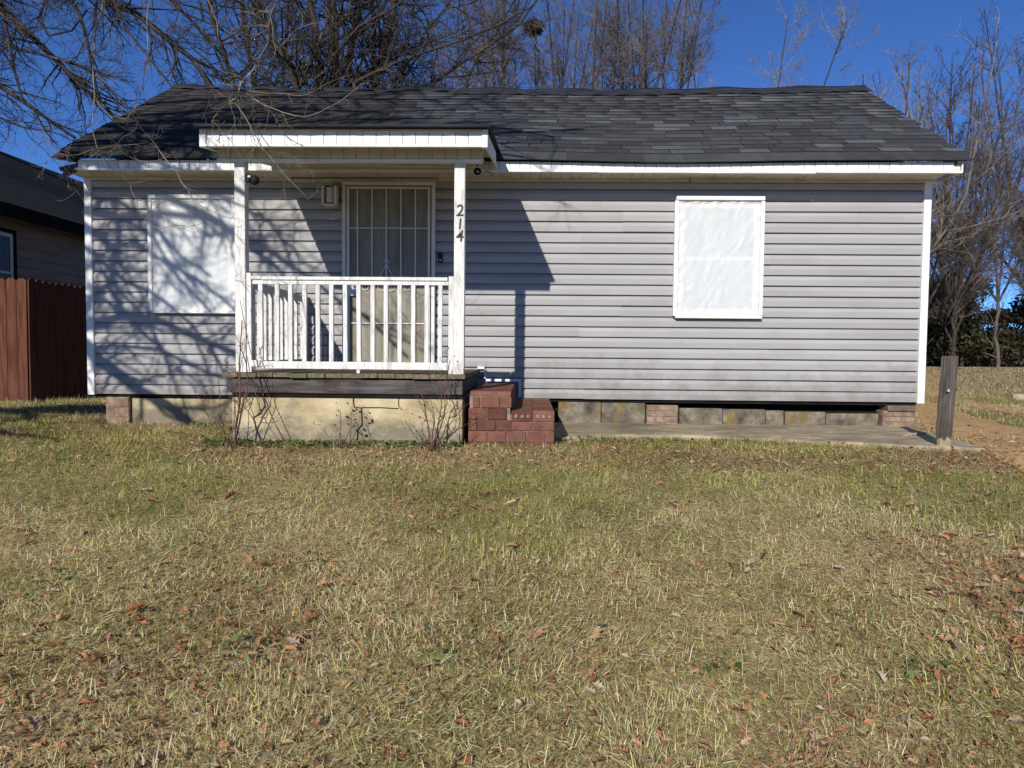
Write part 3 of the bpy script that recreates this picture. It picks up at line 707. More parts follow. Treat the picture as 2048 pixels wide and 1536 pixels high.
# dry grass shreds hanging under the siding
# ---- brick steps
stp = MB().box(-.505, -.155, -1.735, -.05, -.15, .492).box(-.154, .212, -1.735, -.05, -.15, .335).build('brick_steps', M['mortar'], house, .003)
def step_bricks():
    h = .0985; z = .0; BL = .172; cache = {}
    rows_ = [(-.1, -.012)] + [(-.012 + h * i, -.012 + h * (i + 1)) for i in range(5)]
    for r, (z0, z1) in enumerate(rows_):
        zc = (z0 + z1) / 2
        segs = [(-.515, .225)] if z1 < .20 else [(-.515, -.145)]
        if r == 5: segs = [(-.480, -.145)]
        for (sa, sb) in segs:
            x = sa - (r % 2) * .086 - .02
            while x < sb - .03:
                bl = BL + random.uniform(-.01, .01)
                a, b = max(x, sa) + .003, min(x + bl, sb) - .003; x += bl
                if b - a < .035: continue
                k = (round(b - a, 2), round(z1 - z0, 3))
                if k not in cache: cache[k] = MB().box(-k[0] / 2, k[0] / 2, -.045, .045, -k[1] / 2 + .003, k[1] / 2 - .003).mesh('brick', .004)
                link('brick', cache[k], M['brick'], stp, ((a + b) / 2, -1.705 + random.uniform(-.003, .003), zc), (random.uniform(-.01, .01), random.uniform(-.008, .008), random.uniform(-.012, .012)))
    # lower tread: soldier row of cored bricks on edge, two deep across, running back
    tr = MB().box(-.092, .092, -.041, .041, -.047, .047).mesh('brick', .005)
    y = -1.705; i = 0
    while y < -.1:
        for xc in (-.054, .131):
            link('brick', tr, M['brick'], stp, (xc + .0, y + random.uniform(-.003, .003), .312 + random.uniform(-.003, .003)), (random.uniform(-.015, .015), random.uniform(-.01, .01), random.uniform(-.01, .01)))
        y += .086; i += 1
    for xc in (-.054, .131):
        for dx in (-.052, 0, .052):
            disc('core_plug', (xc + dx, -1.7475, .314), .0145, .0035, M['mortar'], stp, 14)
    # thin course between tread and wall below
    for a, b in ((-.14, .02), (.025, .222)): bx('brick', a, b, -1.748, -1.66, .190, .261, M['brick'], stp, .003)
    # upper tread: flat bricks running back
    ut = MB().box(-.175, .175, -.052, .052, -.02, .02).mesh('brick', .004)
    y = -1.69
    while y < -.1:
        link('brick', ut, M['brick'], stp, (-.325, y, .504 + random.uniform(-.002, .002)), (0, random.uniform(-.006, .006), random.uniform(-.01, .01))); y += .109
    # right flank of upper block and lower block
    fk = MB().box(-.02, .02, -.10, .10, -.040, .040).mesh('brick', .004)
    for zi in range(2):
        y = -1.56 - .05 * zi
        while y < -.1: link('brick', fk, M['brick'], stp, (-.160, y, .398 + .087 * zi * .7), (0, 0, random.uniform(-.01, .01))); y += .209
    for zi in range(3):
        y = -1.54 - .1 * (zi % 2)
        while y < -.1: link('brick', fk, M['brick'], stp, (.206, y, .03 + .0895 * zi), (0, 0, random.uniform(-.01, .01))); y += .209
step_bricks()
# white flashing stepped along the wall
for (a, b, c, d) in ((-.56, -.485, .672, .697), (-.492, -.468, .566, .668), (-.468, -.115, .538, .565), (-.112, -.086, .372, .562)):
    bx('step_flashing', a, b, -.070, -.018, c, d, M['white'], house, .002)

# ================================================================= fixtures
def thing_at(name, p, label, cat): return empty(name, p, label, cat)
lp = at(661, 392, -.1); lamp = thing_at('wall_lantern', (lp[0], -.03, lp[2]), 'white boxy porch lantern beside the security door', 'lamp')
X, Z = lp[0], lp[2]
bx('back_plate', X - .07, X + .07, -.052, -.032, Z - .11, Z + .11, M['frost'], lamp, .004)
MB().tube([(X, -.11, Z - .075), (X, -.11, Z + .085)], .045, 18).build('shade', M['frost'], lamp, 0, smooth=False)
for s_ in (-1, 1): bx('side_frame', X + s_ * .068 - .012, X + s_ * .068 + .012, -.17, -.053, Z - .095, Z + .095, M['frost'], lamp, .003)
bx('bottom_frame', X - .055, X + .055, -.17, -.053, Z - .115, Z - .0955, M['frost'], lamp, .003)
bx('top_cap', X - .05, X + .05, -.165, -.053, Z + .096, Z + .110, M['black'], lamp, .003)
dp = at(881, 516, -.03); db = thing_at('doorbell', (dp[0], -.03, dp[2]), 'small black doorbell on the siding right of the door', 'doorbell')
bx('housing', dp[0] - .024, dp[0] + .024, -.056, -.0302, dp[2] - .055, dp[2] + .055, M['black'], db, .006)
disc('button', (dp[0], -.0565, dp[2] - .025), .012, .004, M['lens'], db)
sp = at(505, 358, -1.68); sl_ = thing_at('security_light', (sp[0], -1.68, sp[2]), 'black motion security light on the side of the left porch post', 'security light')
bx('mount', -2.431, -2.405, -1.72, -1.66, sp[2] - .03, sp[2] + .04, M['black'], sl_, .004)
def ball(name, c, r, mat_, par, sc_=(1, 1, 1)):
    bm = bmesh.new(); bmesh.ops.create_uvsphere(bm, u_segments=16, v_segments=10, radius=r)
    for v in bm.verts: v.co = Vector((v.co.x * sc_[0], v.co.y * sc_[1], v.co.z * sc_[2]))
    me = bpy.data.meshes.new(name); bm.to_mesh(me); bm.free()
    for p in me.polygons: p.use_smooth = True
    return link(name, me, mat_, par, c)
ball('housing', (-2.365, -1.70, sp[2] - .015), .042, M['black'], sl_)
bx('sensor', -2.402, -2.378, -1.762, -1.735, sp[2] - .005, sp[2] + .012, M['white'], sl_, .003)
fp = at(955, 343, -.95); fl_ = thing_at('flood_lamp', (fp[0], -.95, fp[2]), 'round flood lamp hanging under the right end of the porch roof', 'lamp')
mb = MB(); mb.tube([(fp[0], -.95, fp[2]), (fp[0], -.93, fp[2]), (fp[0], -.86, fp[2] + .01), (fp[0], -.80, fp[2] + .02)], [.042, .044, .03, .02], 20, True); mb.build('reflector', M['black'], fl_, smooth=True)
mb = MB(); k = 22; mb.tube([(fp[0] + .042 * math.cos(w), -.953, fp[2] + .042 * math.sin(w)) for w in np.linspace(0, 2 * math.pi, k)], .0045, 6); mb.build('rim', M['frost'], fl_, smooth=True)
disc('bulb', (fp[0] + .003, -.952, fp[2] - .003), .012, .006, M['lens'], fl_)
MB().tube([(fp[0], -.84, fp[2]), (fp[0] - .01, -.86, fp[2] + .06), (fp[0], -.88, pz(-.88, 2.555) + .01)], .008, 6).build('bracket', M['black'], fl_)
wp = [at(*q, -.9) for q in ((962, 346), (975, 343), (985, 347), (984, 352))]
MB().tube(wp, .004, 5).build('cable', M['black'], fl_)

# ================================================================= neighbour house
NX = -8.25
nh = empty('neighbour_house', (NX, 6, 0), 'shaded neighbouring house with dark roof behind the brown fence', 'house')
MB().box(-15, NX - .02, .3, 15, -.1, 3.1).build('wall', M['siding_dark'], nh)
nbm = MB().add([(0, -7.3, 0), (.022, -7.3, 0), (.006, -7.3, .158), (0, -7.3, .158), (0, 7.3, 0), (.022, 7.3, 0), (.006, 7.3, .158), (0, 7.3, .158)],
               [(0, 1, 2, 3), (7, 6, 5, 4), (0, 4, 5, 1), (1, 5, 6, 2), (2, 6, 7, 3), (3, 7, 4, 0)]).mesh('siding_board')
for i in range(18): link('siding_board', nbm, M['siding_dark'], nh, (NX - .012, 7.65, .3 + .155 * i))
e0 = atX(0, 404, -7.9); e1 = atX(178, 452, -7.9); zE = .5 * (e0[2] + e1[2])
r0 = at(0, 302, 9.0); zR = r0[2]; xR = r0[0]
ys = (-.4, 15.4)
nroof = MB().add([(-7.88, ys[0], zE), (-7.88, ys[1], zE), (xR, ys[1], zR), (xR, ys[0], zR), (2 * xR + 7.88, ys[0], zE), (2 * xR + 7.88, ys[1], zE),
                  (-7.88, ys[0], zE - .12), (-7.88, ys[1], zE - .12), (xR, ys[1], zR - .12), (xR, ys[0], zR - .12)],
                 [(0, 1, 2, 3), (3, 2, 5, 4), (6, 9, 8, 7), (0, 6, 7, 1), (0, 3, 9, 6), (1, 7, 8, 2)]).build('roof', M['nroof'], nh)
slN = math.hypot(xR + 7.88, zR - zE); thN = math.atan2(zR - zE, -(xR + 7.88)); mb = MB(); q = 0
k = 0
while q < slN - .05:                               # shingle courses as stepped strips
    p0 = np.array([-7.90 - math.cos(thN) * q, 0, zE + math.sin(thN) * q + .004]); p1 = np.array([-7.90 - math.cos(thN) * (q + .16), 0, zE + math.sin(thN) * (q + .16) + .004])
    n_ = np.array([math.sin(thN), 0, math.cos(thN)])
    a, b, c = p0 + n_ * .002, p0 + n_ * .014, p1 + n_ * .002
    link('shingle_course', MB().add([(a[0], ys[0], a[2]), (a[0], ys[1], a[2]), (b[0], ys[0], b[2]), (b[0], ys[1], b[2]), (c[0], ys[0], c[2]), (c[0], ys[1], c[2])], [(0, 1, 3, 2), (2, 3, 5, 4)]).mesh('shingle_course'), M['nroof'], nroof)
    q += .145
bx('eave_fascia', -7.90, -7.87, ys[0], ys[1], zE - .20, zE - .01, M['dark'], nh, 0)
bx('soffit', -8.24, -7.91, ys[0], ys[1], zE - .19, zE - .17, M['siding_dark'], nh, 0)
pa, pb = atX(28, 462, NX + .02), atX(28, 556, NX + .02)
wy = pa[1]; wz1 = pa[2]; wn_ = MB().box(NX - .01, NX + .03, wy - 1.0, wy - .05, wz1 - 1.35, wz1 - .05).build('window', M['darkpane'], nh)
bx('window_frame', NX + .005, NX + .06, wy - .05, wy, wz1 - 1.4, wz1, M['dark'], wn_, .003); bx('window_frame', NX + .005, NX + .06, wy - 1.05, wy - .051, wz1 - .05, wz1, M['dark'], wn_, .003)
bx('window_sash', NX + .03, NX + .045, wy - .12, wy - .06, wz1 - 1.35, wz1 - .06, M['frost'], wn_, .003); bx('window_sash', NX + .03, NX + .045, wy - .95, wy - .121, wz1 - .70, wz1 - .66, M['frost'], wn_, .003)
bx('window_sash', NX + .03, NX + .045, wy - .95, wy - .121, wz1 - .12, wz1 - .06, M['frost'], wn_, .003)

# ================================================================= fence
c0 = at(52, 557, 1.65); FX, FT = c0[0], c0[2]
fence = empty('privacy_fence', (FX, 1.65, .1), 'red-brown dog-eared wooden privacy fence left of the house', 'fence')
pw = .138; zb = .06
def picket(): 
    w = pw / 2 - .003; h = FT - zb; c = .032
    pts = [(-w, 0), (w, 0), (w, h - c), (w - c, h), (-w + c, h), (-w, h - c)]
    return MB().add([(x, -.008, z) for x, z in pts] + [(x, .008, z) for x, z in pts], [(5, 4, 3, 2, 1, 0), (6, 7, 8, 9, 10, 11)] + [(i, (i + 1) % 6, 6 + (i + 1) % 6, 6 + i) for i in range(6)]).mesh('picket', .0)
pk = picket()
for i in range(9): link('picket', pk, M['fence'], fence, (FX - .069 - pw * i, 1.65 + random.uniform(-.002, .002), zb + random.uniform(-.006, .006)), (0, random.uniform(-.003, .003), 0))
for i in range(64): link('picket', pk, M['fence'], fence, (FX + .016 + random.uniform(-.002, .002), 1.66 + .069 + pw * i, zb + .0 + random.uniform(-.008, .008)), (0, 0, R_(90)))
for z in (zb + .25, FT - .3):
    bx('rail', FX - 1.25, FX - .02, 1.66, 1.70, z, z + .08, M['fence'], fence, .003); bx('rail', FX - .04, FX + .006, 1.70, 10.5, z, z + .08, M['fence'], fence, .003)

# ================================================================= wooden post, plank, stick
b0 = at(1885, 908, -1.62); bt = at(1893, 712, -1.62)
pst = empty('wooden_post', (b0[0], -1.62, b0[2]), 'short weathered grey wooden post at the end of the walkway', 'post')
def postmesh():
    w = .046; hh = bt[2] - b0[2]; n = 12; prof_ = []
    for (x, y) in ((-w, -w), (-w * .35, -w), (-w * .28, -w * .86), (-w * .12, -w * .86), (-w * .05, -w), (w, -w), (w, w), (-w, w)): prof_.append((x, y))
    mb = MB(); vs_ = []; N = len(prof_)
    for i in range(n + 1):
        t = i / n; s_ = 1.0
        if i == 0: s_ = .70
        if i == 1: s_ = .97
        if i == n: s_ = .90
        if i == n - 1: s_ = 1.0
        z = .10 + (hh - .10) * (t if i < n else 1) - (-.045 if i == n - 1 else 0)
        for (x, y) in prof_: vs_.append((x * s_ + .05 * t * 1.0 + .003 * math.sin(i * 2.1), y * s_, z))
    fs = [(i * N + j, i * N + (j + 1) % N, (i + 1) * N + (j + 1) % N, (i + 1) * N + j) for i in range(n) for j in range(N)] + [tuple(range(N - 1, -1, -1)), tuple(n * N + j for j in range(N))]
    return mb.add(vs_, fs).mesh('shaft', .003)
link('shaft', postmesh(), M['post'], pst, (b0[0], -1.62, b0[2]), (0, 0, R_(22)))
mb = MB(); mb.tube([(0, 0, -.1), (0, 0, .0), (.004, .004, .05), (.008, 0, .11), (.01, 0, .16)], [.046, .049, .053, .057, .038], 11); mb.build('rotted_base', M['rotwood'], pst, loc=(b0[0], -1.62, b0[2]), rot=(0, 0, .4))
p = at(1896, 783, -1.70); MB().add([(0, 0, 0), (.03, 0, .0), (.022, 0, .026), (.003, -.003, .012)], [(0, 1, 2), (0, 2, 3), (0, 3, 1), (1, 3, 2)]).build('paper_scrap', M['white'], pst, loc=(p[0] - .01, -1.706, p[2]), rot=(0, 0, R_(22)))
st = MB(); st.tube([at(*q) for q in ((1772, 878, -1.05), (1800, 875, -.98), (1818, 869, -.92), (1852, 866, -.85))], [.005, .012, .014, .008], 6)
st.tube([at(*q) for q in ((1818, 870, -.92), (1838, 878, -.95))], [.008, .004], 5)
tag(st.build('fallen_stick', M['stick']), 'dry forked stick lying on the walkway near the wooden post', 'stick')
g0 = at(2036, 798, 6.2); pz_ = float(gz(g0[0], 6.2))
tag(bx('plank', g0[0] - .15, g0[0] + 2.0, 6.1, 6.34, pz_ + .01, pz_ + .13, M['slab'], None, .01), 'grey plank lying on the lawn across the dirt tracks', 'plank')

# ================================================================= tree machinery
def nrm(a): return a / (np.linalg.norm(a, axis=-1, keepdims=True) + 1e-9)
def tubes(pts, rad, k):
    N, m, _ = pts.shape
    T = np.empty_like(pts); T[:, 1:-1] = pts[:, 2:] - pts[:, :-2]; T[:, 0] = pts[:, 1] - pts[:, 0]; T[:, -1] = pts[:, -1] - pts[:, -2]; T = nrm(T)
    A = nrm(np.cross(T, np.array([.31, .17, .93]) + 0 * T)); B = np.cross(T, A)
    w = np.arange(k) * 2 * math.pi / k
    V = pts[:, :, None, :] + rad[:, :, None, None] * (A[:, :, None, :] * np.cos(w)[:, None] + B[:, :, None, :] * np.sin(w)[:, None])
    I = np.arange(N * m * k).reshape(N, m, k); I2 = np.roll(I, -1, 2)
    q = np.stack([I[:, :-1], I2[:, :-1], I2[:, 1:], I[:, 1:]], -1).reshape(-1, 4)
    return V.reshape(-1, 3), q
def resample(poly, n):
    p = np.array(poly, float); d = np.concatenate([[0], np.cumsum(np.linalg.norm(np.diff(p, axis=0), axis=1))]); t = np.linspace(0, d[-1], n)
    # smooth: catmull via dense interp and box filter
    td = np.linspace(0, d[-1], n * 6); q = np.stack([np.interp(td, d, p[:, i]) for i in range(3)], 1)
    ker = np.ones(7) / 7; qp = np.pad(q, ((3, 3), (0, 0)), mode='edge'); qs = np.stack([np.convolve(qp[:, i], ker, 'valid') for i in range(3)], 1); qs[0] = q[0]; qs[-1] = q[-1]
    return np.stack([np.interp(t, td, qs[:, i]) for i in range(3)], 1)
def grow(P, D, L, Rr, spec, rg):
    """one generation: N branches -> points and radii"""
    N = len(P); n = spec['n']; pts = np.empty((N, n + 1, 3)); pts[:, 0] = P; d = nrm(D)
    for i in range(n):
        d = nrm(d + rg.normal(0, spec['wander'], (N, 3)) + np.array([0, 0, spec.get('up', 0)]))
        P = P + d * (L / n)[:, None]; pts[:, i + 1] = P
    t = np.linspace(0, 1, n + 1); rad = Rr[:, None] * (1 - (1 - spec.get('taper', .3)) * t)
    return pts, rad
def sprout(pts, rad, spec, rg):
    """children starting points on every parent"""
    N, m, _ = pts.shape; k = spec['kids']; Lp = np.linalg.norm(np.diff(pts, axis=1), axis=2).sum(1)
    par = np.repeat(np.arange(N), k); t = rg.uniform(spec.get('t0', .2), 1.0, len(par)) * (m - 1)
    if spec.get('per_m'):
        cnt = np.maximum(1, rg.poisson(Lp * spec['per_m'])); par = np.repeat(np.arange(N), cnt); t = rg.uniform(spec.get('t0', .2), 1.0, len(par)) * (m - 1)
    i = np.minimum(t.astype(int), m - 2); f = (t - i)[:, None]
    P = pts[par, i] * (1 - f) + pts[par, i + 1] * f; T = nrm(pts[par, i + 1] - pts[par, i])
    r = rad[par, i] * (1 - f[:, 0]) + rad[par, i + 1] * f[:, 0]
    rv = nrm(rg.normal(0, 1, (len(par), 3))); side = nrm(rv - T * (rv * T).sum(1, keepdims=True))
    a = rg.uniform(spec['ang'][0], spec['ang'][1], len(par))[:, None]
    D = T * np.cos(a) + side * np.sin(a)
    L = (np.minimum(Lp[par], spec.get('lcap', 9)) * spec['lr'] * rg.uniform(.5, 1.25, len(par)) * (1.15 - .6 * t / (m - 1)))
    Rr = np.maximum(np.minimum(r * spec['rr'], spec.get('rmax', 9)), spec['rmin'])
    return P, D, L, Rr
def build_tree(name, base, limbs, levels, label, group=None, barkm='bark', twigm='twig', seed=1, trunk_lv=1, cull=None, cat='tree', extra=None):
    """limbs: list of (polyline, r0, r1); levels: list of specs"""
    rg = np.random.default_rng(seed)
    root = empty(name, tuple(base), label, cat, group)
    tv, tq, cv, cq = [], [], [], []; nt_ = nc_ = 0
    m = 14
    pts = np.stack([resample(l[0], m) for l in limbs]); rad = np.stack([np.linspace(l[1], l[2], m) for l in limbs])
    pts[:, 1:-1] += rg.normal(0, 1, pts[:, 1:-1].shape) * np.minimum(rad[:, 1:-1, None] * .35, .05)
    v, q = tubes(pts, rad, 8); tv.append(v); tq.append(q + nt_); nt_ += len(v)
    cur = (pts, rad)
    for li, sp_ in enumerate(levels):
        P, D, L, Rr = sprout(cur[0], cur[1], sp_, rg)
        if cull is not None:
            keep = cull(P); P, D, L, Rr = P[keep], D[keep], L[keep], Rr[keep]
        p2, r2 = grow(P, D, L, Rr, sp_, rg)
        k = sp_.get('k', 4 if li == 0 else 3)
        v, q = tubes(p2, r2, k); cv.append(v); cq.append(q + nc_); nc_ += len(v)
        cur = (p2, r2)
    if extra is not None:
        for (poly, r0, r1, k) in extra:
            pp = resample(poly, 12)[None]; rr = np.linspace(r0, r1, 12)[None]; v, q = tubes(pp, rr, k); cv.append(v); cq.append(q + nc_); nc_ += len(v)
    b = np.array(base, float)
    link('trunk', mesh_np('trunk', np.concatenate(tv) - b, np.concatenate(tq), smooth=True), M[barkm], root, tuple(b))
    link('crown', mesh_np('crown', np.concatenate(cv) - b, np.concatenate(cq), smooth=True), M[twigm], root, tuple(b))
    return root
def pxl(pts, Y, dY=0.0):                          # polyline of photo spots at depth Y .. Y+dY
    n = len(pts); return [at(x, y, Y + dY * i / max(1, n - 1)) for i, (x, y) in enumerate(pts)]

# --- big many-stemmed tree behind the house
YA = 9.0; bA = np.array([-4.3, YA, .1])
stems = [([(670, 176), (672, 102), (664, 30), (655, -40), (650, -300)], .15, .07, 0), ([(746, 176), (757, 132), (769, 73), (790, 0), (830, -180), (850, -330)], .12, .05, .5),
         ([(643, 170), (634, 103), (631, 44), (617, 0), (570, -260)], .10, .05, -.4), ([(693, 170), (699, 103), (711, 44), (719, 0), (735, -280)], .12, .05, .8),
         ([(748, 176), (746, 90), (745, 0), (750, -260)], .085, .04, 1.2), ([(600, 180), (564, 103), (546, 79), (529, 60), (517, 0), (480, -160)], .09, .04, -.8),
         ([(590, 180), (623, 126), (634, 88), (655, 38), (690, -80)], .075, .03, -1), ([(690, 170), (810, 117), (900, 90), (1000, 50), (1070, 10)], .055, .015, -1.6),
         ([(845, 180), (915, 132), (971, 94), (1030, 62), (1080, -10)], .07, .025, 1), ([(470, 180), (438, 88), (417, 15), (390, -200)], .085, .035, .3), ([(511, 180), (497, 100), (488, 30), (470, -200)], .08, .04, 1.4),
         ([(640, 150), (700, 60), (800, 10), (900, -80)], .05, .02, -1.2), ([(545, 180), (520, 120), (455, 60), (370, 30), (310, -10)], .05, .02, .6), ([(780, 190), (850, 60), (905, 0), (960, -120)], .06, .025, 1.3), ([(560, 150), (580, 60), (575, -30), (600, -200)], .06, .03, .2),
         ([(930, 180), (950, 110), (1010, 50), (1050, -60)], .05, .02, 2.2)]
limA = []
for (pp, r0, r1, dy) in stems:
    p3 = pxl(pp, YA + dy); p0 = p3[0]; lowb = bA + (p0 - bA) * np.array([.35, .35, 0]) ; mid = bA + (p0 - bA) * np.array([.7, .7, .55])
    limA.append(([lowb, mid] + p3, r0 * 1.25, r1))
lvA = [dict(kids=9, per_m=3.4, n=7, wander=.17, up=.02, taper=.3, ang=(.55, 1.35), lr=.36, lcap=7, rr=.5, rmax=.04, rmin=.013, t0=.35),
       dict(kids=7, per_m=4.6, n=5, wander=.22, up=.02, taper=.35, ang=(.5, 1.2), lr=.45, rr=.5, rmin=.0075, t0=.12),
       dict(kids=4, per_m=5.6, n=3, wander=.28, up=.03, taper=.4, ang=(.45, 1.2), lr=.55, rr=.6, rmin=.0046, t0=.1)]
zA = lambda P: (P[:, 2] > 5.9) & (P[:, 2] < 10.4)
treeA = build_tree('bare_tree', bA, limA, lvA, 'large many-stemmed bare tree rising behind the left half of the roof', seed=4, cull=zA)

# --- tree left, behind the neighbour: limbs drooping in from the upper left
YC = 5.0; bC = np.array([-13.5, 7.5, .2])
lc = [[(-150, -130), (0, 12), (65, 70), (105, 115), (150, 163), (195, 197), (232, 238)], [(120, -130), (205, 0), (280, 33), (310, 48), (350, 95), (405, 135), (428, 185)], [(-160, 110), (0, 172), (50, 205), (105, 245), (150, 275)],
      [(60, -140), (165, 30), (172, 80), (185, 140), (198, 200)], [(-120, -60), (10, 20), (15, 80), (30, 150), (45, 200)], [(100, -100), (98, 0), (65, 45), (110, 82), (150, 60), (175, 20)], [(-150, 0), (0, 85), (60, 105), (120, 120), (170, 130), (215, 170), (255, 220)], [(200, -120), (230, 30), (262, 80), (310, 130), (345, 175)], [(-120, 150), (-20, 225), (40, 255), (90, 262)],
      [(260, -120), (330, 0), (385, 40), (430, 85), (450, 150)]]
lrad = [(.085, .03), (.085, .035), (.07, .025), (.06, .02), (.055, .02), (.04, .015), (.04, .014), (.045, .015), (.035, .014), (.055, .02)]
hubC = np.array([-12.6, 6.3, 8.4]); limC = [([bC, bC + np.array([.2, -.3, 3]), hubC - np.array([.4, .2, 1.5]), hubC], .30, .20)]
for pp, (r0, r1) in zip(lc, lrad):
    limC.append(([hubC] + pxl(pp, YC + random.uniform(-.8, .8)), r0 * 1.2, r1))
lvC = [dict(kids=8, per_m=4.0, n=6, wander=.17, up=-.01, taper=.3, ang=(.35, 1.15), lr=.28, lcap=6, rr=.5, rmax=.022, rmin=.009, t0=.25),
       dict(kids=7, per_m=6.0, n=4, wander=.22, up=.02, taper=.35, ang=(.45, 1.15), lr=.5, rr=.5, rmin=.0052, t0=.1),
       dict(kids=4, per_m=8.5, n=3, wander=.25, up=.03, taper=.4, ang=(.45, 1.1), lr=.55, rr=.6, rmin=.0036, t0=.1)]
build_tree('bare_tree', bC, limC, lvC, 'bare tree leaning in from the far left above the neighbouring roof', seed=9, cull=lambda P: (P[:, 0] > -11.5) & (P[:, 2] < 8.5))

# --- front-left tree: shades the house, its hanging twigs show in front of the roof
bB = np.array([-8.3, -6.3, -.35])
def shade(pts, s0, s1):                           # a limb s metres sunward of the wall spots it shades
    out = []
    for i, (x, y) in enumerate(pts):
        w = at(x, y, 0.0); s = s0 + (s1 - s0) * i / (len(pts) - 1); out.append(w - SUNDIR * s)
    return out
hubB = np.array([-8.1, -6.0, 3.4]); hub2 = np.array([-7.7, -5.6, 5.2])
lb = [([(150, 665), (240, 632), (300, 645), (380, 672), (470, 700), (540, 770)], 5.6, 4.2, .065, .02), ([(60, 560), (150, 670), (205, 722), (260, 765), (330, 805), (410, 875)], 5.4, 4.6, .10, .045), ([(140, 640), (205, 590), (228, 545), (250, 500), (235, 430), (225, 370)], 5.5, 5.0, .05, .018),
      ([(150, 330), (260, 385), (350, 402), (420, 440), (475, 475), (560, 540)], 6.0, 4.2, .055, .028), ([(330, 370), (430, 395), (500, 425), (545, 445), (572, 490), (590, 545)], 6.2, 4.8, .035, .015), ([(400, 440), (500, 480), (560, 515), (610, 545), (690, 610), (760, 655), (820, 720)], 5.8, 4.0, .04, .016),
      ([(200, 420), (310, 470), (360, 560), (400, 600), (440, 640)], 5.2, 4.4, .035, .014), ([(250, 470), (330, 530), (400, 560), (470, 620), (560, 700)], 4.8, 4.0, .03, .012), ([(100, 250), (250, 200), (400, 230), (600, 260), (800, 250), (1000, 230), (1150, 190)], 6.5, 4.2, .085, .022), ([(120, 180), (300, 130), (500, 160), (700, 170), (900, 150), (1100, 250)], 6.8, 4.6, .07, .02),
      ([(80, 120), (240, 60), (420, 20), (650, 60), (850, 30)], 7, 4.6, .07, .02), ([(130, 290), (300, 300), (480, 330), (700, 300), (900, 320), (1080, 380)], 6.0, 4.4, .045, .015), ([(60, 30), (200, -60), (400, -90), (640, -60), (900, -70)], 7, 4.8, .07, .02), ([(100, 180), (220, 190), (330, 250), (420, 260), (560, 210)], 6.3, 4.6, .05, .02),
      ([(50, 690), (120, 760), (220, 850), (260, 930)], 5.3, 4.9, .05, .02), ([(100, 500), (200, 540), (300, 640), (350, 760), (380, 850)], 5.2, 4.5, .03, .012), ([(0, 800), (100, 900), (250, 960), (420, 1000)], 5.2, 4.5, .05, .02), ([(0, 700), (60, 860), (180, 1000), (300, 1060)], 5.4, 4.8, .045, .02)]
lb += [([(120, 240), (330, 215), (520, 200), (760, 215), (980, 190)], 5.6, 3.9, .05, .018), ([(90, 150), (230, 230), (380, 190), (600, 120), (820, 110)], 6.2, 4.4, .055, .02), ([(110, 320), (260, 270), (430, 290), (640, 240), (860, 270), (1020, 300)], 5.4, 3.8, .045, .016),
       ([(120, 420), (200, 470), (240, 520), (215, 570), (260, 640), (330, 700)], 5.4, 4.8, .06, .02), ([(130, 380), (230, 400), (310, 450), (370, 520), (430, 560)], 5.8, 4.6, .04, .016), ([(100, 740), (210, 690), (320, 700), (450, 760)], 5.2, 4.4, .04, .016), ([(160, 480), (240, 560), (330, 600), (420, 690), (470, 780)], 5.0, 4.3, .035, .014)]
limB = [([bB, bB + np.array([.05, .1, 1.8]), hubB, hub2], .30, .16)]
for (pp, s0, s1, r0, r1) in lb:
    p3 = shade(pp, s0, s1); h = hubB if p3[0][2] < 4.6 else hub2; limB.append(([h] + p3, r0 * 1.15, r1))
# hanging twigs in front of the eave and porch
YT = -2.35
hang = [([(640, -190), (575, -60), (545, 50), (512, 120), (497, 160), (466, 203), (452, 206)], .014, .007, 0), ([(466, 204), (500, 258), (545, 318), (580, 362), (612, 400), (650, 420), (690, 426)], .0062, .002, 0), ([(497, 185), (530, 212), (560, 231), (600, 234), (650, 222), (690, 196), (724, 164)], .006, .002, -.1),
        ([(500, 180), (545, 193), (600, 188), (650, 168), (700, 150)], .004, .0015, .1), ([(466, 204), (440, 212), (420, 240), (432, 275), (458, 300)], .004, .0015, .1), ([(455, 205), (462, 250), (461, 290), (468, 320), (462, 345)], .003, .0012, .1), ([(495, 165), (470, 170), (430, 168), (410, 185), (405, 235)], .004, .0015, 0), ([(500, 258), (515, 280), (505, 330)], .0025, .001, 0), ([(545, 318), (536, 345), (532, 372)], .0025, .001, 0),
        ([(612, 400), (640, 370), (672, 362)], .0022, .001, 0), ([(497, 160), (470, 140), (430, 60), (400, -60)], .006, .004, 0), ([(512, 120), (560, 90), (600, 60), (660, 40)], .005, .002, 0),
        ([(240, -160), (190, 60), (186, 140), (197, 205), (181, 228), (175, 246), (180, 268), (193, 294), (206, 315), (228, 341), (243, 359), (267, 369)], .011, .004, .2), ([(267, 369), (290, 364), (307, 352)], .003, .0015, .2), ([(267, 369), (272, 400), (275, 428), (303, 455), (340, 456), (392, 450), (412, 445)], .0038, .0015, .2), ([(300, -120), (295, 100), (290, 165), (288, 205), (270, 228), (245, 236), (213, 226)], .006, .002, .2),
        ([(60, 220), (112, 298), (130, 310), (165, 313), (200, 302), (226, 297), (268, 284)], .005, .002, .2), ([(200, 255), (224, 298), (246, 312), (275, 321), (305, 320), (333, 313)], .004, .0015, .2), ([(250, 200), (302, 285), (330, 330), (360, 362), (385, 392), (420, 420), (450, 440), (474, 440)], .006, .002, .2), ([(385, 392), (400, 410), (395, 440)], .002, .001, .2), ([(205, 314), (240, 330), (262, 352), (280, 345)], .003, .001, .2),
        ([(175, 246), (150, 290), (130, 330), (150, 380), (180, 430)], .003, .0012, .2), ([(420, 240), (470, 290), (520, 340)], .0025, .001, .1), ([(560, 231), (580, 260), (600, 285)], .002, .001, -.1)]
extraB = []
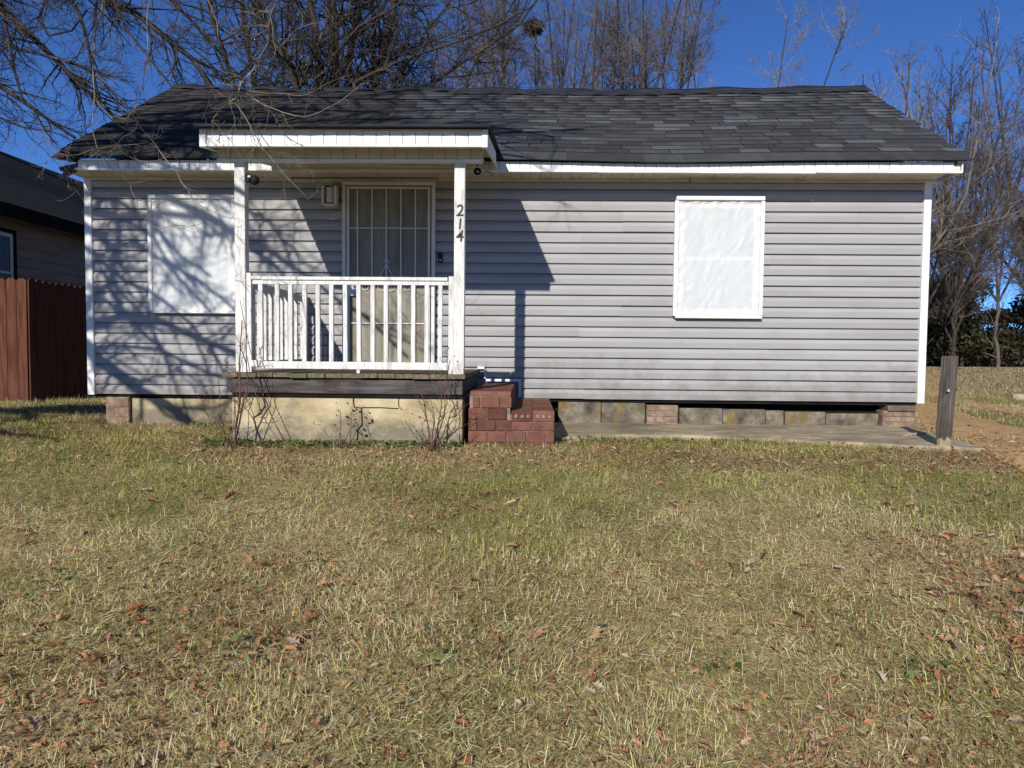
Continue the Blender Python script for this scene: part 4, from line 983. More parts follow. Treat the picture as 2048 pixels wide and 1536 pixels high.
def hY(x, y): return YT + .22 * math.sin(x * .011 + y * .014) + .10 * math.sin(x * .031 - y * .02)
for (pp, r0, r1, dy) in hang: extraB.append(([at(x, y, hY(x, y)) for x, y in pp], r0 * .66, r1 * .9, 5))
# connect the hanging stems to a limb overhead
ov = [np.array(hub2), np.array([-6.2, -4.4, 6.1]), np.array([-4.4, -3.2, 5.6]), at(640, -190, YT), at(800, -260, YT + .3)]
ov2 = [np.array(hub2), np.array([-6.4, -4.6, 5.2]), np.array([-5.2, -3.2, 4.7]), at(240, -160, YT + .2), at(300, -120, YT + .4)]
limB += [(ov, .06, .012), (ov2, .05, .010)]
lvB = [dict(kids=6, per_m=3.6, n=6, wander=.16, up=.0, taper=.3, ang=(.4, 1.1), lr=.30, lcap=5, rr=.55, rmax=.026, rmin=.010, t0=.3),
       dict(kids=5, per_m=4.2, n=5, wander=.2, up=-.01, taper=.3, ang=(.4, 1.0), lr=.45, rr=.5, rmin=.0045, t0=.15),
       dict(kids=3, per_m=4.5, n=3, wander=.22, up=-.01, taper=.35, ang=(.45, 1.0), lr=.45, rr=.6, rmin=.0028, t0=.15)]
def offcam(P):                                    # keep the air in front of the lens free
    d = P - CAM; z = d @ _fw; x = d @ CR; y = d @ CU
    vis = (z > 0) & (np.abs(x) < z * .80) & (np.abs(y) < z * .62)
    return ~vis | (P[:, 1] > -2.9) & (P[:, 2] > 2.2)
treeB = build_tree('bare_tree', bB, limB, lvB, 'bare tree whose thin pale twigs hang down before the roof and porch', seed=12, cull=offcam)
# the hanging twigs: own part, with side twiglets
rg = np.random.default_rng(5)
hp = np.stack([resample(e[0], 14) for e in extraB]); hx, hz_ = hp[..., 0].copy(), hp[..., 2].copy(); hp[..., 0] += .022 * np.sin(hz_ * 11 + hx * 4) + .010 * np.sin(hz_ * 31 + 1); hp[..., 2] += .014 * np.sin(hx * 13 + hz_ * 3); hp[..., 1] += .03 * np.sin(hx * 7 + hz_ * 9); hr = np.stack([np.linspace(e[1], e[2], 14) for e in extraB])
v0, q0 = tubes(hp, hr, 5); VV = [v0]; QQ = [q0]; nn_ = len(v0); cur = (hp, hr)
for sp_ in (dict(kids=4, per_m=10, n=6, wander=.26, up=-.02, taper=.4, ang=(.5, 1.2), lr=.30, lcap=1.4, rr=.5, rmin=.0016, t0=.1), dict(kids=2, per_m=10, n=4, wander=.2, up=0, taper=.5, ang=(.5, 1.1), lr=.4, rr=.6, rmin=.0013, t0=.2)):
    P, D, L, Rr = sprout(cur[0], cur[1], sp_, rg); cur = grow(P, D, L, Rr, sp_, rg); v, q = tubes(cur[0], cur[1], 3); VV.append(v); QQ.append(q + nn_); nn_ += len(v)
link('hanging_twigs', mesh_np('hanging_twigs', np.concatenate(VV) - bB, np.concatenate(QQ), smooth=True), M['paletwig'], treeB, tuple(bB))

# --- background woods
def wood_tree(X, Y, H, seed, label, group, spread=.35,  nst=4, twig='redtwig', dens=1.0, r0=.12, lean=0.0, up=.06, rmin=.008, zlo=-9, zhi=20, bark='bark'):
    rg = np.random.default_rng(seed); zb_ = float(gz(X, Y)); b = np.array([X, Y, zb_]); lim = []
    top = b + np.array([lean * H, rg.uniform(-.05, .05) * H, H * .86])
    fork = b + (top - b) * rg.uniform(.16, .26)
    lim.append(([b, b + (fork - b) * .5 + rg.normal(0, .06, 3), fork], r0, r0 * .78))
    for k in range(nst):
        a = 2 * math.pi * (k + rg.random() * .6) / nst; s = spread * H * rg.uniform(.35, 1.0) * (.3 if k == 0 else 1)
        e = fork + np.array([math.cos(a) * s + lean * H * .6, math.sin(a) * s, (H - fork[2] + b[2]) * rg.uniform(.72, 1.0)])
        mid = fork + (e - fork) * .45 + np.array([math.cos(a), math.sin(a), 0]) * s * .16 + rg.normal(0, .02 * H, 3)
        lim.append(([fork, mid, e], r0 * .62, .02))
    lv = [dict(kids=9, per_m=2.2 * dens, n=6, wander=.14, up=up, taper=.3, ang=(.4, 1.1), lr=.36, lcap=8, rr=.5, rmax=.05, rmin=rmin * 1.8, t0=.12),
          dict(kids=8, per_m=3.0 * dens, n=4, wander=.18, up=up, taper=.35, ang=(.35, .95), lr=.45, rr=.5, rmin=rmin * 1.15, t0=.1),
          dict(kids=4, per_m=4.2 * dens, n=2, wander=.2, up=up, taper=.5, ang=(.4, .95), lr=.5, rr=.6, rmin=rmin * .8, t0=.1)]
    return build_tree('background_tree', b, lim, lv, label, group, bark, twig, seed, cull=(lambda P: (P[:, 2] > zlo) & (P[:, 2] < zhi)))
GB = 'bare trees behind the house'
wood_tree(-.6, 26, 19, 31, 'bare grey tree behind the roof, holding the leaf nest', GB, .32, 6, 'redtwig', 1.6, zlo=11.6, zhi=18.0)
wood_tree(1.5, 24.5, 18.5, 32, 'bare tree behind the roof, just right of the leaf nest', GB, .34, 6, dens=1.45, zlo=11.6, zhi=18.0)
wood_tree(3.6, 27, 19, 33, 'reddish fine-twigged tree above the middle of the roof', GB, .34, 6, dens=1.45, zlo=11.6, zhi=18.0)
wood_tree(5.2, 25, 18.0, 34, 'pale fine-twigged tree at the edge of the open sky', GB, .20, 6, dens=1.45, zlo=11.6, zhi=18.0)
wood_tree(2.5, 28.5, 18.5, 43, 'grey fine-twigged tree standing back between the two middle trees', GB, .34, 6, dens=1.5, zlo=11.6, zhi=18.0)
wood_tree(4.5, 23.5, 16.6, 44, 'low-crowned fine-twigged tree just above the roof ridge, right of centre', GB, .22, 6, dens=1.45, zlo=10.8, zhi=17.0)
wood_tree(.4, 22.5, 17.0, 45, 'fine-twigged tree directly under the leaf nest', GB, .34, 6, dens=1.5, zlo=10.8, zhi=17.0)
wood_tree(-3.5, 28, 18, 42, 'bare tree far behind the big many-stemmed tree', GB, .26, 5, 'twig', .9, zlo=11.6, zhi=18.0)
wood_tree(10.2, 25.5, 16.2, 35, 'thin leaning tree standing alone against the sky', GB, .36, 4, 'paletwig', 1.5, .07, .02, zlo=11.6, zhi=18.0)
GR = 'bare trees at the wood edge right of the house'
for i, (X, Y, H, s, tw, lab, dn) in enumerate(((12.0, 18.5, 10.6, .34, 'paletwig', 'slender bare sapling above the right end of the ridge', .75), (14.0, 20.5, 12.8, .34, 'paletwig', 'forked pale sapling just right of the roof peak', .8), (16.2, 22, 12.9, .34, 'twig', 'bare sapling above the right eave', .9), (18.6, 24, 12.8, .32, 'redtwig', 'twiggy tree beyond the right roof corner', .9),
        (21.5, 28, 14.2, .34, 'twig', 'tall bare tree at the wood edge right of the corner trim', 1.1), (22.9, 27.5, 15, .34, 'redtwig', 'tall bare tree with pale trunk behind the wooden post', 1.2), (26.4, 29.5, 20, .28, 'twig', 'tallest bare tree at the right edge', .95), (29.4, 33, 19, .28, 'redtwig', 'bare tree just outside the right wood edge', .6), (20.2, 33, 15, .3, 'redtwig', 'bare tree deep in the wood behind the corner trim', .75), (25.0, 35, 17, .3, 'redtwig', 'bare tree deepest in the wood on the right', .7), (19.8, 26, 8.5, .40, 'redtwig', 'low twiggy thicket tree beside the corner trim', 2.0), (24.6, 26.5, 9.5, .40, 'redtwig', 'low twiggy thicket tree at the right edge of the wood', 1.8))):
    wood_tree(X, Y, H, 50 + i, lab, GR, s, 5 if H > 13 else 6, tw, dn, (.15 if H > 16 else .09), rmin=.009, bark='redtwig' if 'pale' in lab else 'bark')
# leaf nest
npos = at(1068, 55, 24.8)
nest = empty('squirrel_nest', tuple(npos), 'dark ball-shaped leaf nest high in the bare trees behind the roof', 'nest')
rg = np.random.default_rng(3); n = 700; c = rg.normal(0, 1, (n, 3)); c = c / np.linalg.norm(c, axis=1)[:, None] * (rg.random(n)[:, None] ** .4) * np.array([.42, .36, .34])
d = nrm(rg.normal(0, 1, (n, 3))) * .16; p = np.stack([c - d, c + rg.normal(0, .03, (n, 3)), c + d], 1); v, q = tubes(p, np.full((n, 3), .014), 3)
link('twigs', mesh_np('twigs', v, q), M['bark'], nest, tuple(npos))

# --- leaf clouds (evergreen bushes, brush)
def leafcloud(centers, radii, n, size, cols, seed, up=.3):
    rg = np.random.default_rng(seed); C_ = np.array(centers); Rr = np.array(radii); w = Rr.prod(1) ** .8; w /= w.sum()
    k = rg.choice(len(C_), n, p=w); u = nrm(rg.normal(0, 1, (n, 3))) * (rg.random((n, 1)) ** .38); P = C_[k] + u * Rr[k]
    nr = nrm(u + rg.normal(0, .6, (n, 3)) + np.array([0, 0, up])); a = nrm(np.cross(nr, rg.normal(0, 1, (n, 3)))); b = np.cross(nr, a)
    s = size * rg.uniform(.6, 1.3, (n, 1)); tip = P + a * s; bs = P - a * s; l = P + b * s * .42 + nr * s * .12; r = P - b * s * .42 + nr * s * .12
    V = np.stack([bs, l, tip, r], 1).reshape(-1, 3); q = np.arange(4 * n).reshape(n, 4)
    ci = rg.integers(0, len(cols), n); col = np.array(cols)[ci] * rg.uniform(.7, 1.3, (n, 1)); return V, q, np.repeat(col, 4, 0)
EG = [(.020, .025, .010), (.030, .036, .013), (.048, .050, .020), (.028, .026, .012), (.05, .04, .022)]
GE = 'evergreen bushes at the wood edge'
for i, (X, Y, R0, H, lab, cols, n) in enumerate(((20.8, 28.5, 2.1, 5.6, 'dark glossy evergreen bush beside the house corner trim', EG, 11000), (23.9, 29.5, 1.9, 3.2, 'low dark evergreen bush behind the wooden post', EG, 6000), (27.0, 28.8, 2.6, 6.0, 'tall olive evergreen thicket at the right edge', [(.06, .058, .024), (.08, .07, .032), (.04, .04, .018), (.075, .055, .03)], 9000), (18.0, 29.5, 1.8, 3.4, 'evergreen bush hidden behind the house corner', EG, 5000), (29.8, 29.5, 2.2, 4.6, 'evergreen bush past the right edge', EG, 5000))):
    zb_ = float(gz(X, Y)); e = empty('evergreen_bush', (X, Y, zb_), lab, 'bush', GE); rg = np.random.default_rng(80 + i)
    cs = [(0, 0, H * .30)] + [(rg.uniform(-.7, .7) * R0, rg.uniform(-.5, .5) * R0, rg.uniform(.2, .85) * H) for _ in range(13)]; rs = [(R0 * .9, R0 * .7, H * .30)] + [(R0 * rg.uniform(.25, .5),) * 2 + (H * rg.uniform(.10, .18),) for _ in range(13)]
    v, q, c = leafcloud(cs, rs, n, .14, cols, 90 + i); link('foliage', mesh_np('foliage', v, q, col=c), M['evergreen'], e, (X, Y, zb_))
    mb = MB()
    for k in range(5):
        a = rg.uniform(0, 6.28); mb.tube([(0, 0, 0), (math.cos(a) * R0 * .3, math.sin(a) * R0 * .3, H * .4), (math.cos(a) * R0 * .6, math.sin(a) * R0 * .5, H * .8)], [.07, .045, .02], 6)
    mb.build('stem', M['bark'], e, loc=(X, Y, zb_))
# brush / undergrowth along the wood edge: dense twigs, one mass
rg = np.random.default_rng(77); n = 1600
bxp = rg.uniform(15.5, 36, n); byp = rg.uniform(28.5, 35, n); bz = gz(bxp, byp)
P = np.stack([bxp, byp, bz], 1); D = nrm(rg.normal(0, .45, (n, 3)) + np.array([0, 0, 1])); L = rg.uniform(.9, 4.6, n) * (.6 + .8 * VN(bxp * .4, byp * .4))
sp_ = dict(n=4, wander=.22, up=.0, taper=.35); pts, rad = grow(P, D, L, rg.uniform(.009, .018, n), sp_, rg); v, q = tubes(pts, rad, 3)
s2 = dict(kids=2, n=3, wander=.22, up=0, taper=.4, ang=(.4, 1.1), lr=.45, rr=.6, rmin=.007, t0=.25); P, D, L, Rr = sprout(pts, rad, s2, rg); p2, r2 = grow(P, D, L, Rr, s2, rg); v2, q2 = tubes(p2, r2, 3)
tag(link('brush', mesh_np('brush', np.concatenate([v, v2]), np.concatenate([q, q2 + len(v)])), M['brushtwig']), 'tangled leafless brush along the wood edge', 'brush', kind='stuff')

# ================================================================= rose bushes
def cane_bush(px, seed, label, canes, leaves=None):
    b = at(px[0], px[1], -2.02); b[2] = float(gz(b[0], -2.02)); e = empty('rose_bush', tuple(b), label, 'rose bush', 'rose bushes along the porch')
    rg = np.random.default_rng(seed); PP = []; RR = []
    for (poly, r0) in canes:
        p3 = [b + np.array([rg.uniform(-.02, .02), rg.uniform(-.02, .02), -.03])] + [at(x, y, -2.02 + rg.uniform(-.12, .14)) for x, y in poly]; PP.append(resample(p3, 12)); RR.append(np.linspace(r0, r0 * .35, 12))
    PP = np.stack(PP); RR = np.stack(RR); V, Q = tubes(PP, RR, 5); vs2 = [V]; qs2 = [Q]; nn2 = len(V); cur = (PP, RR); tips = []
    for s in (dict(kids=2, per_m=8, n=4, wander=.16, up=.06, taper=.4, ang=(.35, .9), lr=.28, rr=.55, rmin=.0017, t0=.25), dict(kids=1, per_m=6, n=3, wander=.2, up=.05, taper=.5, ang=(.4, .9), lr=.4, rr=.6, rmin=.0013, t0=.3)):
        P, D, L, Rr = sprout(cur[0], cur[1], s, rg); cur = grow(P, D, L, Rr, s, rg); v, q = tubes(cur[0], cur[1], 3); vs2.append(v); qs2.append(q + nn2); nn2 += len(v); tips.append(cur[0][:, -1])
    link('canes', mesh_np('canes', np.concatenate(vs2) - b, np.concatenate(qs2), smooth=True), M['cane'], e, tuple(b))
    tp = np.concatenate(tips); tp = tp[rg.random(len(tp)) < .3]; mb = MB()
    for t in tp:
        r = rg.uniform(.004, .008); mb.add([t + np.array(o) * r for o in ((1, 0, 0), (-1, 0, 0), (0, 1, 0), (0, -1, 0), (0, 0, 1.3), (0, 0, -1))], [(0, 2, 4), (2, 1, 4), (1, 3, 4), (3, 0, 4), (2, 0, 5), (1, 2, 5), (3, 1, 5), (0, 3, 5)])
    mb2 = MB(); mb2.v = [tuple(np.array(v) - b) for v in mb.v]; mb2.f = mb.f; tag(mb2.build('rose_hips', M['iron'], e, loc=tuple(b)), kind='stuff')
    if leaves:
        lm = MB().add([(0, 0, 0), (.35, .3, .05), (.75, .26, .03), (1, 0, -.08), (.75, -.26, .03), (.35, -.3, .05), (.5, 0, -.04)], [(0, 1, 6), (1, 2, 6), (2, 3, 6), (3, 4, 6), (4, 5, 6), (5, 0, 6)]).mesh('leaf')
        for (x, y, s_) in leaves:
            o = link('leaf', lm, M['roseleaf'], e, tuple(at(x, y, -2.0 + rg.uniform(-.06, .06))), (rg.uniform(-1.2, -.4) + 1.6, rg.uniform(-.6, .6), rg.uniform(-3, 3))); o.scale = (s_,) * 3
    return e
cane_bush((468, 912), 1, 'thorny bare rose bush before the left end of the porch', [([(470, 860), (478, 820), (481, 790), (478, 740), (481, 690), (484, 640)], .011), ([(478, 850), (488, 800), (497, 770), (492, 720), (478, 690)], .008), ([(474, 870), (484, 810), (500, 780), (514, 740)], .006), ([(445, 880), (425, 850), (410, 820), (404, 800)], .005), ([(450, 880), (447, 850), (452, 820)], .005), ([(440, 890), (420, 880), (402, 870)], .004), ([(455, 880), (437, 850), (440, 790), (433, 735), (434, 720)], .004), ([(500, 875), (518, 868), (530, 860)], .003), ([(455, 890), (460, 860), (455, 840)], .006), ([(462, 880), (468, 850), (470, 800), (460, 770)], .005)])
cane_bush((690, 915), 2, 'small rose bush with dark leaves before the middle of the porch', [([(680, 880), (682, 845), (681, 820)], .004), ([(700, 880), (702, 850), (704, 820), (706, 795)], .004), ([(690, 880), (700, 860), (712, 845)], .004), ([(668, 885), (655, 870), (643, 858), (642, 848)], .0025), ([(695, 895), (710, 870), (716, 850)], .003)],
          [(698, 809, .035), (708, 800, .03), (712, 822, .04), (718, 826, .045), (690, 832, .05), (697, 834, .04), (702, 828, .035), (715, 838, .04), (700, 850, .03), (710, 818, .03), (703, 853, .04), (686, 838, .03), (684, 913, .05), (695, 915, .05), (700, 908, .04), (690, 905, .04)])
cane_bush((862, 918), 3, 'bushy bare rose before the right end of the porch', [([(858, 860), (850, 820), (848, 800), (838, 775)], .007), ([(866, 860), (869, 835), (865, 815), (860, 795)], .006), ([(874, 860), (882, 820), (884, 800), (880, 770), (884, 735)], .006), ([(880, 860), (890, 825), (890, 790), (892, 770), (900, 720)], .006), ([(885, 870), (898, 840), (902, 820), (925, 795)], .006), ([(888, 870), (905, 840), (920, 820), (938, 806)], .005), ([(840, 885), (825, 865), (815, 850), (811, 840)], .005), ([(845, 880), (835, 865), (826, 850)], .004), ([(852, 880), (845, 860), (845, 845)], .003), ([(895, 880), (912, 860), (940, 845)], .004), ([(870, 880), (876, 850), (888, 830), (898, 790)], .005), ([(862, 880), (856, 850), (845, 815), (835, 790)], .005)])
# two loose bramble canes leaning on the deck
for poly, lab in (([(490, 690), (500, 745), (520, 820), (545, 865), (570, 895)], 'thin dark bramble stem bowed down to the ground, nearer the left post'), ([(480, 600), (500, 700), (530, 800), (556, 860), (574, 898)], 'thin dark bramble stem leaning from the left post to the ground')):
    p3 = resample(pxl(poly, -1.86, -.06), 16); v, q = tubes(p3[None], np.linspace(.0025, .0035, 16)[None], 5)
    tag(link('bramble_stem', mesh_np('bramble_stem', v, q, smooth=True), M['cane']), lab, 'stem', 'bramble stems')

# ================================================================= grass, litter, ground cover
def outside(x, y):
    ok = ~((x > -4.80) & (x < 4.22) & (y > -.0)) & ~((x > -2.60) & (x < -.50) & (y > -1.78)) & ~((x > -.55) & (x < .24) & (y > -1.77)) & ~inpoly(SLAB, x, y)
    ok &= ~((x < -8.1) & (y > .2))
    return ok
def trackdist(x, y):
    d = np.full(x.shape, 9.0)
    for tp, w in zip(TR, TW):
        for k in range(0, 120, 3): d = np.minimum(d, np.hypot(x - tp[k, 0], y - tp[k, 1]) / w)
    return d
rg = np.random.default_rng(2024)
NT = 3500000
gxp = rg.uniform(-9, 10, NT); gyp = rg.uniform(-6.6, 9, NT)
dist = np.hypot(gxp - CAM[0], gyp - CAM[1])
# wedge seen by the camera with a step of margin to each side
inw = (np.abs(gxp) < 1.6 + (gyp + 7.8) * .85)
dens = np.clip((3.4 / dist) ** 1.3, .09, 1)
clump = .45 + .9 * VN2.fbm(gxp * 5, gyp * 5, 3)
keep = inw & (rg.random(NT) < dens * clump) & outside(gxp, gyp)
gxp, gyp, dist = gxp[keep], gyp[keep], dist[keep]
td = trackdist(gxp, gyp); keep = (td > 1.0) | (rg.random(len(td)) < .06 + np.clip(td - .7, 0, 1) * .5)
gxp, gyp, dist = gxp[keep], gyp[keep], dist[keep]; N = len(gxp)
green = VN.fbm(gxp * .55 + 5, gyp * .75 + 9, 4) * .75 + VN2.fbm(gxp * 2.2, gyp * 2.6 + 7, 3) * .25      # patches of living grass
band = np.exp(-((gyp + 2.25) / .32) ** 2) * (gxp > -2.6)
green = green + .11 * sstep(-.6, -4.0, gxp) * sstep(1, -2, gyp) - .07 * sstep(2.2, 4.5, gxp) + .07 * np.exp(-((gyp + 3.1) / .8) ** 2) - .05 * sstep(-4.0, -5.0, gyp) - .20 * band
brownp = VN2.fbm(gxp * .9 + 60, gyp * .9 + 20, 4)
u = rg.random(N); gp = sstep(.39, .60, green) * .70 + .10
isg = u < gp
isb = (~isg) & (rg.random(N) < .20 + .5 * sstep(.5, .68, brownp) + .45 * band)
base = np.array([.68, .555, .28]) + rg.normal(0, .03, (N, 3)) * np.array([1, .9, .6])
base[isg] = np.array([.195, .21, .062]) + rg.normal(0, .018, (isg.sum(), 3)) + (rg.random((isg.sum(), 1)) ** 1.5) * np.array([.26, .22, .06])
base[isb] = np.array([.36, .245, .135]) + rg.normal(0, .03, (isb.sum(), 1)) * np.array([1, .8, .6])
pale = rg.random(N) < .10; base[pale & ~isg] = np.array([.72, .64, .43])
base *= rg.uniform(.50, 1.50, (N, 1)) * (.82 + .5 * VN2.fbm(gxp * 9 + 3, gyp * 9, 2))[:, None]; base = np.clip(base, .012, .85)
Lh = rg.gamma(5, .0076, N) * np.where(isg, 1.1, 1.0) * (1 + .05 * (dist - 3)); Lh = np.clip(Lh, .014, .13)
Wd = rg.uniform(.0008, .0016, N) * (1 + .2 * np.clip(dist - 2.5, 0, 9))
az = rg.uniform(0, 2 * math.pi, N) ; 
swirl = VN(gxp * 2.2 + 30, gyp * 2.2) * 7; az = np.where(rg.random(N) < .45, swirl + rg.normal(0, .6, N), az)
tilt = np.clip(rg.normal(1.0, .36, N), .1, 1.52); tilt = np.where(isg, tilt * .82, tilt)
dh = np.stack([np.cos(az), np.sin(az)], 1)
z0 = gz(gxp, gyp)
def bl(t, bend):                                                     # centre line at fraction t
    a = tilt + bend * t; hgt = Lh * t * np.cos(np.clip(a, 0, 1.58)); run = Lh * t * np.sin(np.clip(a, 0, 1.58))
    return np.stack([gxp + dh[:, 0] * run, gyp + dh[:, 1] * run, z0 + .002 + hgt + rg.random(N) * 0], 1)
lift = rg.random(N) ** 2 * .022
bend = rg.uniform(-.25, .7, N)
side = np.stack([-dh[:, 1], dh[:, 0], np.zeros(N)], 1); sw = rg.uniform(-.6, .6, N); side[:, 2] = sw; side = nrm(side)
p0 = bl(0, bend); p1 = bl(.55, bend); p2 = bl(1.0, bend)
for p in (p0, p1, p2): p[:, 2] += lift
V = np.stack([p0 - side * Wd[:, None], p0 + side * Wd[:, None], p1 - side * Wd[:, None] * .8, p1 + side * Wd[:, None] * .8, p2], 1)
b5 = np.arange(N)[:, None] * 5   # five points to a blade
near = dist < 3.7
qd = (b5 + np.array([0, 1, 3, 2]))[near]; tri = np.concatenate([(b5 + np.array([2, 3, 4]))[near], (b5 + np.array([0, 1, 4]))[~near]])
tag(link('grass', mesh_np('grass', V, qd, tri, col=np.repeat(base, 5, 0)), M['grass']), 'dry tan and green winter grass covering the front lawn', 'grass', kind='stuff')

nf = 75000; fx = rg.uniform(4.2, 24, nf); fy = rg.uniform(5, 26, nf); kf = trackdist(fx, fy) > 1.0; fx, fy = fx[kf], fy[kf]; nf = len(fx)
fa = rg.uniform(0, 6.28, nf); fs_ = .008 + .002 * fy; fl = rg.uniform(.05, .16, nf); fz = gz(fx, fy); ca, sa = np.cos(fa), np.sin(fa); tl = rg.uniform(.4, 1.3, nf)
V = np.stack([np.stack([fx - sa * fs_ * .5, fy + ca * fs_ * .5, fz], 1), np.stack([fx + sa * fs_ * .5, fy - ca * fs_ * .5, fz], 1), np.stack([fx + ca * fl * np.sin(tl), fy + sa * fl * np.sin(tl), fz + fl * np.cos(tl) * .8], 1)], 1)
fc = np.array([.46, .36, .215]) * rg.uniform(.7, 1.1, (nf, 1)); gsel = rg.random(nf) < .15; fc[gsel] = np.array([.28, .27, .10])
tag(link('field_grass', mesh_np('field_grass', V.reshape(-1, 3), None, np.arange(nf * 3).reshape(nf, 3), col=np.repeat(fc, 3, 0)), M['grass']), 'straw-coloured dormant grass of the field right of the house', 'grass', kind='stuff')
# fallen leaves
def leafshape(kind, rg):
    if kind == 0: out = [(0, 0), (.25, .17), (.55, .2), (.85, .1), (1.05, 0), (.85, -.1), (.55, -.2), (.25, -.17)]
    elif kind == 1: out = [(0, 0), (.2, .09), (.5, .12), (.8, .08), (1.1, .0), (.8, -.07), (.5, -.12), (.2, -.09)]
    else: out = [(0, 0), (.18, .10), (.28, .30), (.40, .12), (.55, .34), (.66, .13), (.85, .24), (1.1, 0), (.86, -.22), (.66, -.12), (.54, -.33), (.40, -.12), (.27, -.28), (.18, -.09)]
    c = rg.uniform(.2, 1.1); n = len(out); vs_ = [(x, y, abs(y) * c + .10 * math.sin(x * 3) * rg.uniform(-.4, 1.0)) for x, y in out] + [(.5, 0, -.01)]
    return vs_, [(i, (i + 1) % n, n) for i in range(n)]
rg = np.random.default_rng(99)
LC = [(.42, .19, .09), (.34, .14, .065), (.46, .25, .13), (.24, .11, .06), (.50, .32, .19), (.42, .34, .25), (.38, .21, .13)]
shapes = [leafshape(k % 3 if k % 5 else 2, rg) for k in range(12)]
lmesh = []; lname = []
LN = ['orange-brown', 'russet', 'light orange-brown', 'dark brown', 'tan', 'pale grey-tan', 'dull brown']
for i in range(36):
    vs_, fs = shapes[i % 12]; li_ = rg.integers(len(LC)); c = np.array(LC[li_]) * rg.uniform(.85, 1.15); lname.append((LN[li_], 'lobed oak' if len(vs_) > 10 else ('narrow' if max(q_[1] for q_ in vs_) < .15 else 'oval')))
    lmesh.append(mesh_np('fallen_leaf', vs_, None, fs, col=np.repeat(c[None], len(vs_), 0)))
def leafspots(n, y0, y1, half):
    out = []
    while len(out) < n:
        y = rg.uniform(y0, y1); x = rg.uniform(-1, 1) * (1.2 + (y + 7.8) * half)
        pr_ = .08 + 1.1 * float(sstep(.42, .66, VN2.fbm(np.array(x * .9 + 60), np.array(y * .9 + 20), 4)))
        if y < -4.2: pr_ += .35
        if -2.65 < y < -1.85 and x > -2.5: pr_ += 1.3
        if x > 2.2: pr_ += .25
        pr_ *= .6
        if rg.random() > pr_: continue
        if not outside(np.array([x]), np.array([y]))[0]: continue
        out.append((x, y))
    return out
for i, (x, y) in enumerate(leafspots(200, -5.6, -3.2, .78)):
    o = link('fallen_leaf', lmesh[i % 36], M['leaf'], None, (x, y, float(gz(x, y)) + rg.uniform(.012, .034)), (rg.uniform(-.5, .5), rg.uniform(-.4, .4), rg.uniform(0, 6.28)))
    s = rg.uniform(.045, .085); o.scale = (s, s, s)
    zx = 'left' if x < -.35 * (y + 7.8) else ('right' if x > .35 * (y + 7.8) else 'middle'); zy = 'nearest' if y < -4.6 else 'farther'
    tag(o, '%s %s fallen leaf in the %s %s part of the front lawn' % (lname[i % 36][0], lname[i % 36][1], zy, zx), 'leaf', 'fallen leaves on the near lawn')
vv, ff, cc = [], [], []; nb_ = 0
for i, (x, y) in enumerate(leafspots(7500, -6.2, 2.5, .85)):
    vs_, fs = shapes[i % 12]; a = np.array(vs_); s = rg.uniform(.02, .055); e = Matrix.Rotation(rg.uniform(0, 6.28), 3, 'Z') @ Matrix.Rotation(rg.uniform(-.6, .6), 3, 'X') @ Matrix.Rotation(rg.uniform(-.5, .5), 3, 'Y')
    a = a @ np.array(e).T * s + np.array([x, y, float(gz(x, y)) + rg.uniform(.006, .028)]); vv.append(a); ff.append(np.array(fs) + nb_); nb_ += len(a)
    cc.append(np.repeat((np.array(LC[rg.integers(len(LC))]) * rg.uniform(.7, 1.2))[None], len(a), 0))
ns = 26000; sx_ = rg.uniform(-1, 1, ns * 3); sy_ = rg.uniform(-6.2, 1.0, ns * 3); sx_ = sx_ * (1.2 + (sy_ + 7.8) * .8)
pb = .12 + .8 * sstep(.44, .64, VN2.fbm(sx_ * .9 + 60, sy_ * .9 + 20, 4)) + .8 * np.exp(-((sy_ + 2.2) / .3) ** 2) * (sx_ > -2.5) + .3 * sstep(-3.8, -4.8, sy_)
ks = (rg.random(ns * 3) < pb * .6) & outside(sx_, sy_) & (trackdist(sx_, sy_) > .9); sx_, sy_ = sx_[ks][:ns], sy_[ks][:ns]; ns = len(sx_)
P = np.stack([sx_, sy_, gz(sx_, sy_) + rg.uniform(.004, .03, ns)], 1); a = nrm(rg.normal(0, 1, (ns, 3)) * np.array([1, 1, .35])); nr = nrm(rg.normal(0, .6, (ns, 3)) + np.array([0, 0, 1])); b = nrm(np.cross(nr, a)); l_ = rg.uniform(.006, .020, (ns, 1)); w_ = l_ * rg.uniform(.25, .6, (ns, 1))
V = np.stack([P - a * l_, P + b * w_ + nr * w_ * .4, P + a * l_, P - b * w_ * .8 + nr * w_ * .3], 1).reshape(-1, 3); t_ = np.arange(ns)[:, None] * 4
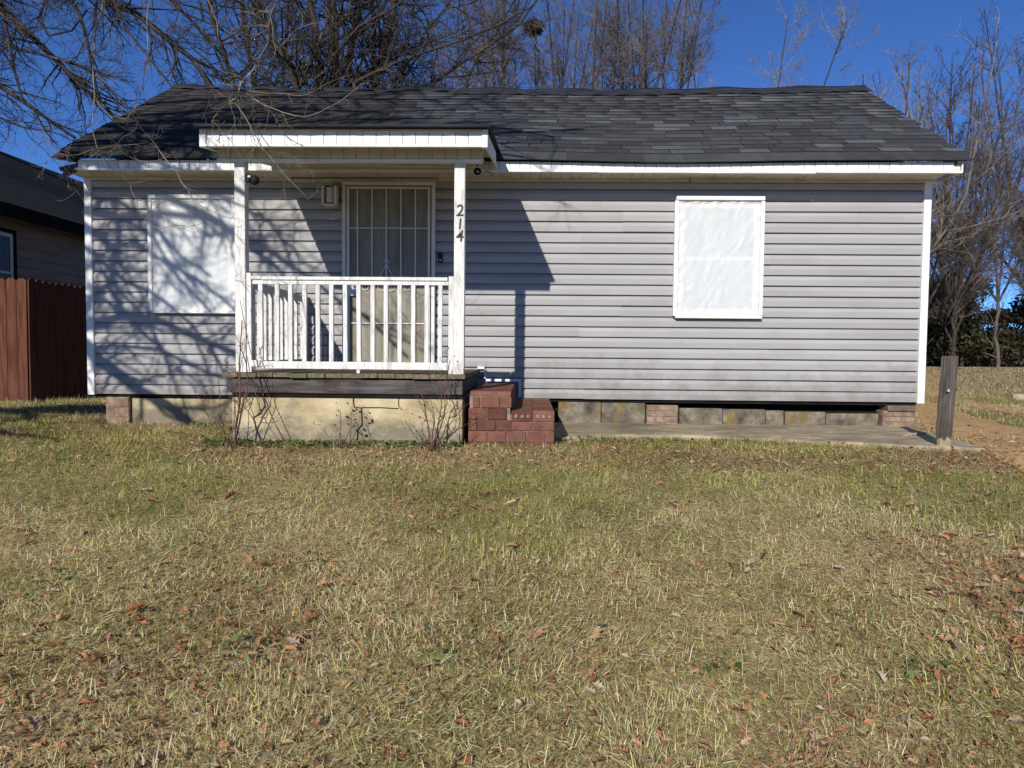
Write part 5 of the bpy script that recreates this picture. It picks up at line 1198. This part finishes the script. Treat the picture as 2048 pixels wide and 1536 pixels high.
vv.append(V); ff.append(np.concatenate([t_ + np.array([0, 1, 2]), t_ + np.array([0, 2, 3])]) + nb_); cc.append(np.repeat(np.array(LC)[rg.integers(0, len(LC), ns)] * rg.uniform(.6, 1.15, (ns, 1)), 4, 0))
tag(link('leaf_litter', mesh_np('leaf_litter', np.concatenate(vv), None, np.concatenate(ff), col=np.concatenate(cc)), M['leaf']), 'small shreds of brown leaf litter scattered through the lawn', 'leaf litter', kind='stuff')
# green weeds along the porch wall and a few rosettes in the lawn
pos = []
for _ in range(2200):
    u = rg.random() * .93
    if u < .66: x = rg.uniform(-2.75, -.35); y = -1.80 - abs(rg.normal(0, .10))
    elif u < .80: x = rg.uniform(-3.6, -2.5); y = -.12 - abs(rg.normal(0, .3)) - 1.0 * (x + 3.6) / 1.1
    elif u < .9: x = rg.uniform(.2, 2.0); y = -1.25 - abs(rg.normal(0, .12)) - .1
    else:
        c = [(-1.7, -5.0), (-.35, -5.15), (.75, -5.2), (1.5, -5.2), (-.1, -4.8), (-1.1, -5.1), (2.0, -4.9), (-2.1, -4.6)][rg.integers(8)]; x, y = c[0] + rg.normal(0, .06), c[1] + rg.normal(0, .06)
    if float(VN(np.array(x * 2.3 + 4), np.array(3.0))) < .5 and u < .66: continue
    pos.append((x, y))
pos = np.array(pos); n = len(pos); zz = gz(pos[:, 0], pos[:, 1]) + rg.uniform(.01, .055, n)
P = np.stack([pos[:, 0], pos[:, 1], zz], 1); nr = nrm(rg.normal(0, .5, (n, 3)) + np.array([0, -.3, 1])); a = nrm(np.cross(nr, rg.normal(0, 1, (n, 3)))); b = np.cross(nr, a); s = rg.uniform(.010, .024, (n, 1))
V = np.stack([P - a * s, P - a * s * .2 + b * s * .7, P + a * s, P - a * s * .2 - b * s * .7], 1).reshape(-1, 3)
col = np.array([.075, .10, .028]) * rg.uniform(.5, 1.7, (n, 1))
tag(link('ground_cover', mesh_np('ground_cover', V, np.arange(4 * n).reshape(n, 4), col=np.repeat(col, 4, 0)), M['evergreen']), 'small green weeds growing along the foot of the porch wall', 'weeds', kind='stuff')
